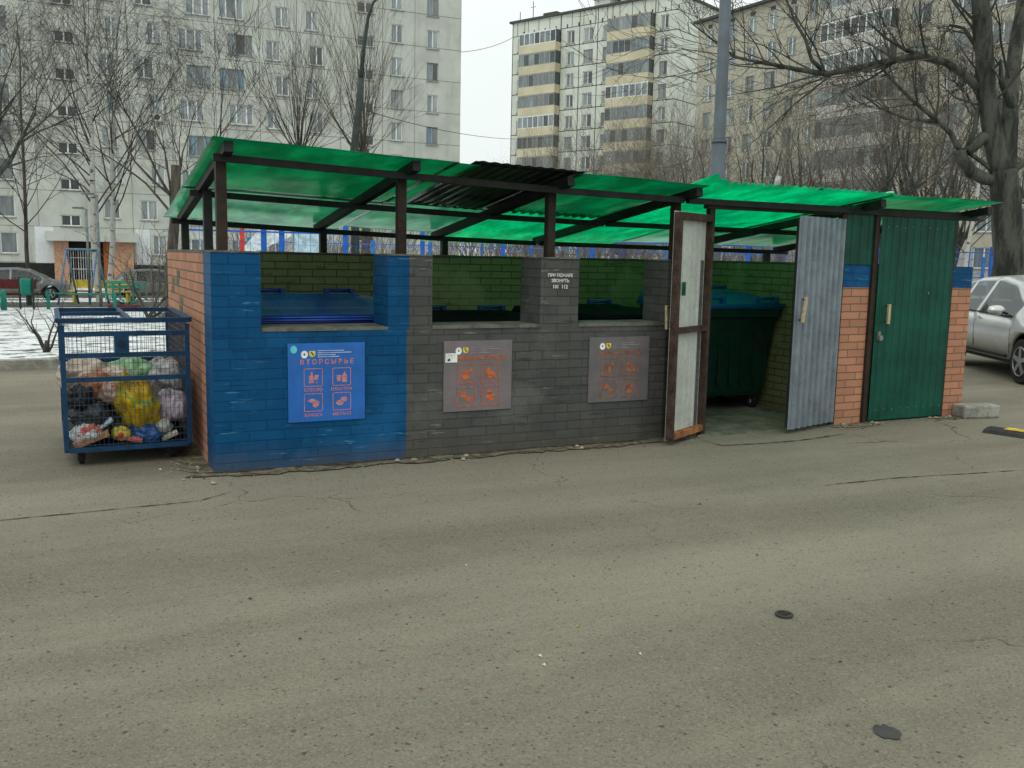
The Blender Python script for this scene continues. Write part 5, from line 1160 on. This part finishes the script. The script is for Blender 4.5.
def car(x, y, z, rz, paint, label, group):
    "nose towards +x, length 4.3"
    e = empty('parked_car', (x, y, z), rz, label, 'car', group); HWd = .87; wheels = (-1.27, 1.30); wr = .315
    def prof(s_, i):  # s along x from rear -2.1 to front 2.15 -> section values
        t = s_
        sill = .30
        for wx in wheels:
            dd = abs(t-wx)
            if dd < .39: sill = max(sill, .315+sqrt(max(0, .39**2-dd**2)))
        hw = HWd*(1-.16*max(0, (abs(t)-1.45)/.7)**2)
        belt = .93+.035*(-t)/2 if t > -2 else .96
        if t > .95: belt = .95-.20*((t-.95)/1.2)**1.6
        if t < -1.7: belt = .97-.06*((-t-1.7)/.4)
        return sill, hw, belt
    def roofz(t):
        pts = [(-2.1, .92), (-1.95, 1.02), (-1.55, 1.36), (-1.0, 1.47), (-.2, 1.50), (.35, 1.44), (.85, 1.22), (1.30, .97), (1.6, .90), (2.0, .80), (2.15, .66)]
        for (a, b), (c, d) in zip(pts, pts[1:]):
            if t <= c: 
                f = (t-a)/(c-a); f = f*f*(3-2*f)*.4+f*.6; return b+(d-b)*f
        return pts[-1][1]
    N = 86; xs = [-2.1+4.25*i/N for i in range(N+1)]; body = MB(); gl = MB(); rows = []
    for t in xs:
        sill, hw, belt = prof(t, 0); rz2 = roofz(t); cab = rz2 > belt+.04; bl = min(belt, rz2-.01)
        hr = hw-.03-.26*max(0, (rz2-belt))/.5 if cab else hw-.10
        zm = max(sill+.01, .55+(.0)); 
        rows.append([(t, hw-.05, sill), (t, hw, max(zm, sill+.02)), (t, hw+.005, max(.74, sill+.03)), (t, hw-.03, bl), (t, hr+.01, rz2-.09 if cab else bl+(rz2-bl)*.5), (t, hr-.10, rz2-.02), (t, hr*.45, rz2+.005), (t, 0, rz2+.012)])
    def pillarx(t):  # A, B, C pillars are painted
        return t > .98 or t < -1.45 or -.36 < t < -.26 or (-1.05 < t < -.98)
    nr = len(rows[0])
    for sgn in (1, -1):
        o = len(body.v)
        for R in rows: body.v += [(a, b*sgn, c) for a, b, c in R]
        for i in range(N):
            tm = (xs[i]+xs[i+1])/2
            for k in range(nr-1):
                f = (o+i*nr+k, o+(i+1)*nr+k, o+(i+1)*nr+k+1, o+i*nr+k+1)
                if sgn < 0: f = tuple(reversed(f))
                side = k == 3 and roofz(tm) > prof(tm, 0)[2]+.12 and not pillarx(tm)
                front = k in (4, 5, 6) and .45 < tm < 1.22; rear = k in (4, 5, 6) and -1.9 < tm < -1.5
                if side or (front and k > 4 or front and k == 4 and .5 < tm < 1.0 and False) or (rear and k > 4):
                    gl.add([body.v[j] for j in f], [(0, 1, 2, 3)], 0, True)
                else: body.f.append(f); body.m.append(0); body.sm.append(True)
    # nose and tail caps
    for i in (0, N):
        R = rows[i]; vs = [(a, b, c) for a, b, c in R]+[(a, -b, c) for a, b, c in reversed(R[:-1])]; body.add(vs, [tuple(range(len(vs)))], 0)
    body.build('body', paint, e, uv=False, solid=.01); gl.build('window', CGL, e, uv=False)
    m = MB(); m.box(-2.0, 2.0, -.78, .78, .24, .34); m.box(.9, 1.1, -.7, .7, .7, .97); m.box(-.98, .98, -.80, -.74, .34, .55); m.box(-.98, .98, .74, .80, .34, .55)
    for wx in wheels:
        for s_ in (-1, 1): m.grid(lambda a, b: (wx+.385*cos(pi*a), s_*(.50+.33*b), .315+.385*sin(pi*a)), 14, 1)
    m.build('underbody', BKP, e)
    for s_ in (-1, 1):
        for xx in (.05, -1.0):
            m = MB(); m.box(xx-.28, xx+.25, s_*.38-.24, s_*.38+.24, .38, .55); m.prism([(xx-.30, .5), (xx-.18, .5), (xx-.38, 1.10), (xx-.47, 1.08)], s_*.38-.22, s_*.38+.22); m.build('seat', simple('seat_dark', (.05, .052, .055), .9, bump=0), e, bevel=.03)
            m = MB(); m.box(xx-.48, xx-.40, s_*.38-.12, s_*.38+.12, 1.14, 1.31); m.build('headrest', MATS['seat_dark'], e, bevel=.03)
    for wx in wheels:
        for s_ in (-1, 1):
            w_ = empty('wheel', (wx, s_*.77, wr), 0); w_.parent = e
            m = MB(); m.tube([(0, -.10, 0), (0, -.09, 0), (0, .09, 0), (0, .10, 0)], [wr-.03, wr, wr, wr-.03], 32, 0, True); m.build('tyre', RB, w_)
            m = MB(); yy = s_*.102; m.tube([(0, yy-.002, 0), (0, yy+.002, 0)], wr*.66, 28, 1)
            for k in range(5):
                a = k*2*pi/5+.3; m.bar((.04*cos(a), yy+s_*.008, .04*sin(a)), (wr*.64*cos(a), yy+s_*.008, wr*.64*sin(a)), .012, .06, 0, (0, 1, 0) if False else (-sin(a), 0, cos(a)))
            m.tube([(0, yy, 0), (0, yy+s_*.014, 0)], .05, 12, 0); ringp = [(wr*.64*cos(k*pi/12), yy+s_*.004, wr*.64*sin(k*pi/12)) for k in range(25)]; m.tube(ringp, .012, 6, 0)
            m.build('rim', [HUB, BKP], w_)
    for s_ in (-1, 1):
        mo = MB(); c = Vector((.70, s_*.99, 1.0)); mo.grid(lambda a, b: c+Vector((.075*cos(2*pi*a)*sin(pi*b)**.7 - .02*sin(pi*b), s_*.12*-cos(pi*b), .075*sin(2*pi*a)*sin(pi*b)**.7)), 16, 10); mo.bar((.72, s_*.84, .95), (.72, s_*.92, .97), .06, .03, 1); mo.build('mirror', [paint, BKP], e)
        m = MB()  # door shut lines and window trim
        def hwz(t, zz): s2, hw, b2 = prof(t, 0); return hw+.006 if zz < .8 else hw-.012
        for t in (.92, -.31, -1.15): 
            m.tube([(t, s_*(hwz(t, .40)-.012), .40), (t, s_*(hwz(t, .6)+.000), .58), (t, s_*(hwz(t, .7)+.002), .74), (t, s_*(prof(t, 0)[1]-.028), prof(t, 0)[2]-.01)], .005, 4)
        m.tube([(t/10, s_*(prof(t/10, 0)[1]-.024), prof(t/10, 0)[2]+.004) for t in range(-15, 10)], .010, 4)
        m.tube([(t/10, s_*(HWd-.045), .345) for t in range(-8, 9)], .03, 6); m.build('trim', BKP, e)
        m = MB(); m.bar((-.10, s_*(HWd+.012), .86), (-.24, s_*(HWd+.012), .865), .018, .022); m.build('door_handle', paint, e)
        m = MB(); m.disc((1.98, s_*.62, .66), .10, 14, 0, (1, 0, .3), .03); m.build('headlight', simple('lamp_lens', (.5, .52, .5), .2), e)
        m = MB(); m.box(-2.1, -1.98, s_*.66-.09, s_*.66+.09, .72, .90); m.build('tail_light', simple('lens_red', (.35, .02, .02), .3), e)
    return e
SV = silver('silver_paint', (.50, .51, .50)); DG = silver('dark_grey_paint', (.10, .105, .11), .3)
# right: nose towards the camera side
yawc = radians(-90)+atan(-.068)*1.0 - .0
A = Vector((cos(yawc), sin(yawc), 0)); side = Vector((A.y, -A.x, 0))  # right-hand side of the car
wheelp = Vector((7.11, 12.97, 0))   # front right wheel contact
Cc = wheelp - A*1.30 - side*.87
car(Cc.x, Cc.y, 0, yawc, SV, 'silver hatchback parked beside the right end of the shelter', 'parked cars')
for px, dpt, rz, lb in ((20, 44, .35, 'dark grey car parked before the block, behind the red bench'), (157, 46, .4, 'dark car half hidden behind the shrub left of the shelter')):
    x, y, z = gput(px, dpt); car(x, y, z, rz, DG, lb, 'parked cars')
# kerb block and speed bump at the right
m = MB(); m.box(0, .46, 0, .20, 0, .14); e = m.build('concrete_block', kc, None, loc=(4.86, 9.86, 0), rot=(0, 0, YAW-.2), bevel=.02); tag(e, 'loose concrete kerb block at the right foot of the shelter', 'kerb block')
e = empty('speed_bump', (4.78, 9.17, 0), radians(-48), 'black rubber speed bump with a yellow patch at the right edge', 'speed bump')
pr = [(-.17, .004), (-.13, .03), (-.05, .045), (.05, .045), (.13, .03), (.17, .004)]
for k in range(4):
    m = MB(); a = k*.5; m.prism(pr, a, a+.495, 0, 'y'); o = m.build('segment', [simple('bump_rubber', (.03, .03, .028), .8, bump=.6, scale=20)], e); o.rotation_euler = (0, 0, -pi/2)
    m = MB(); m.box(a+.16, a+.36, -.06, .08, .046, .050); m.build('marking', simple('bump_yellow', (.55, .38, .04), .7, var=.3, scale=15), e)
SC.render.film_transparent = False
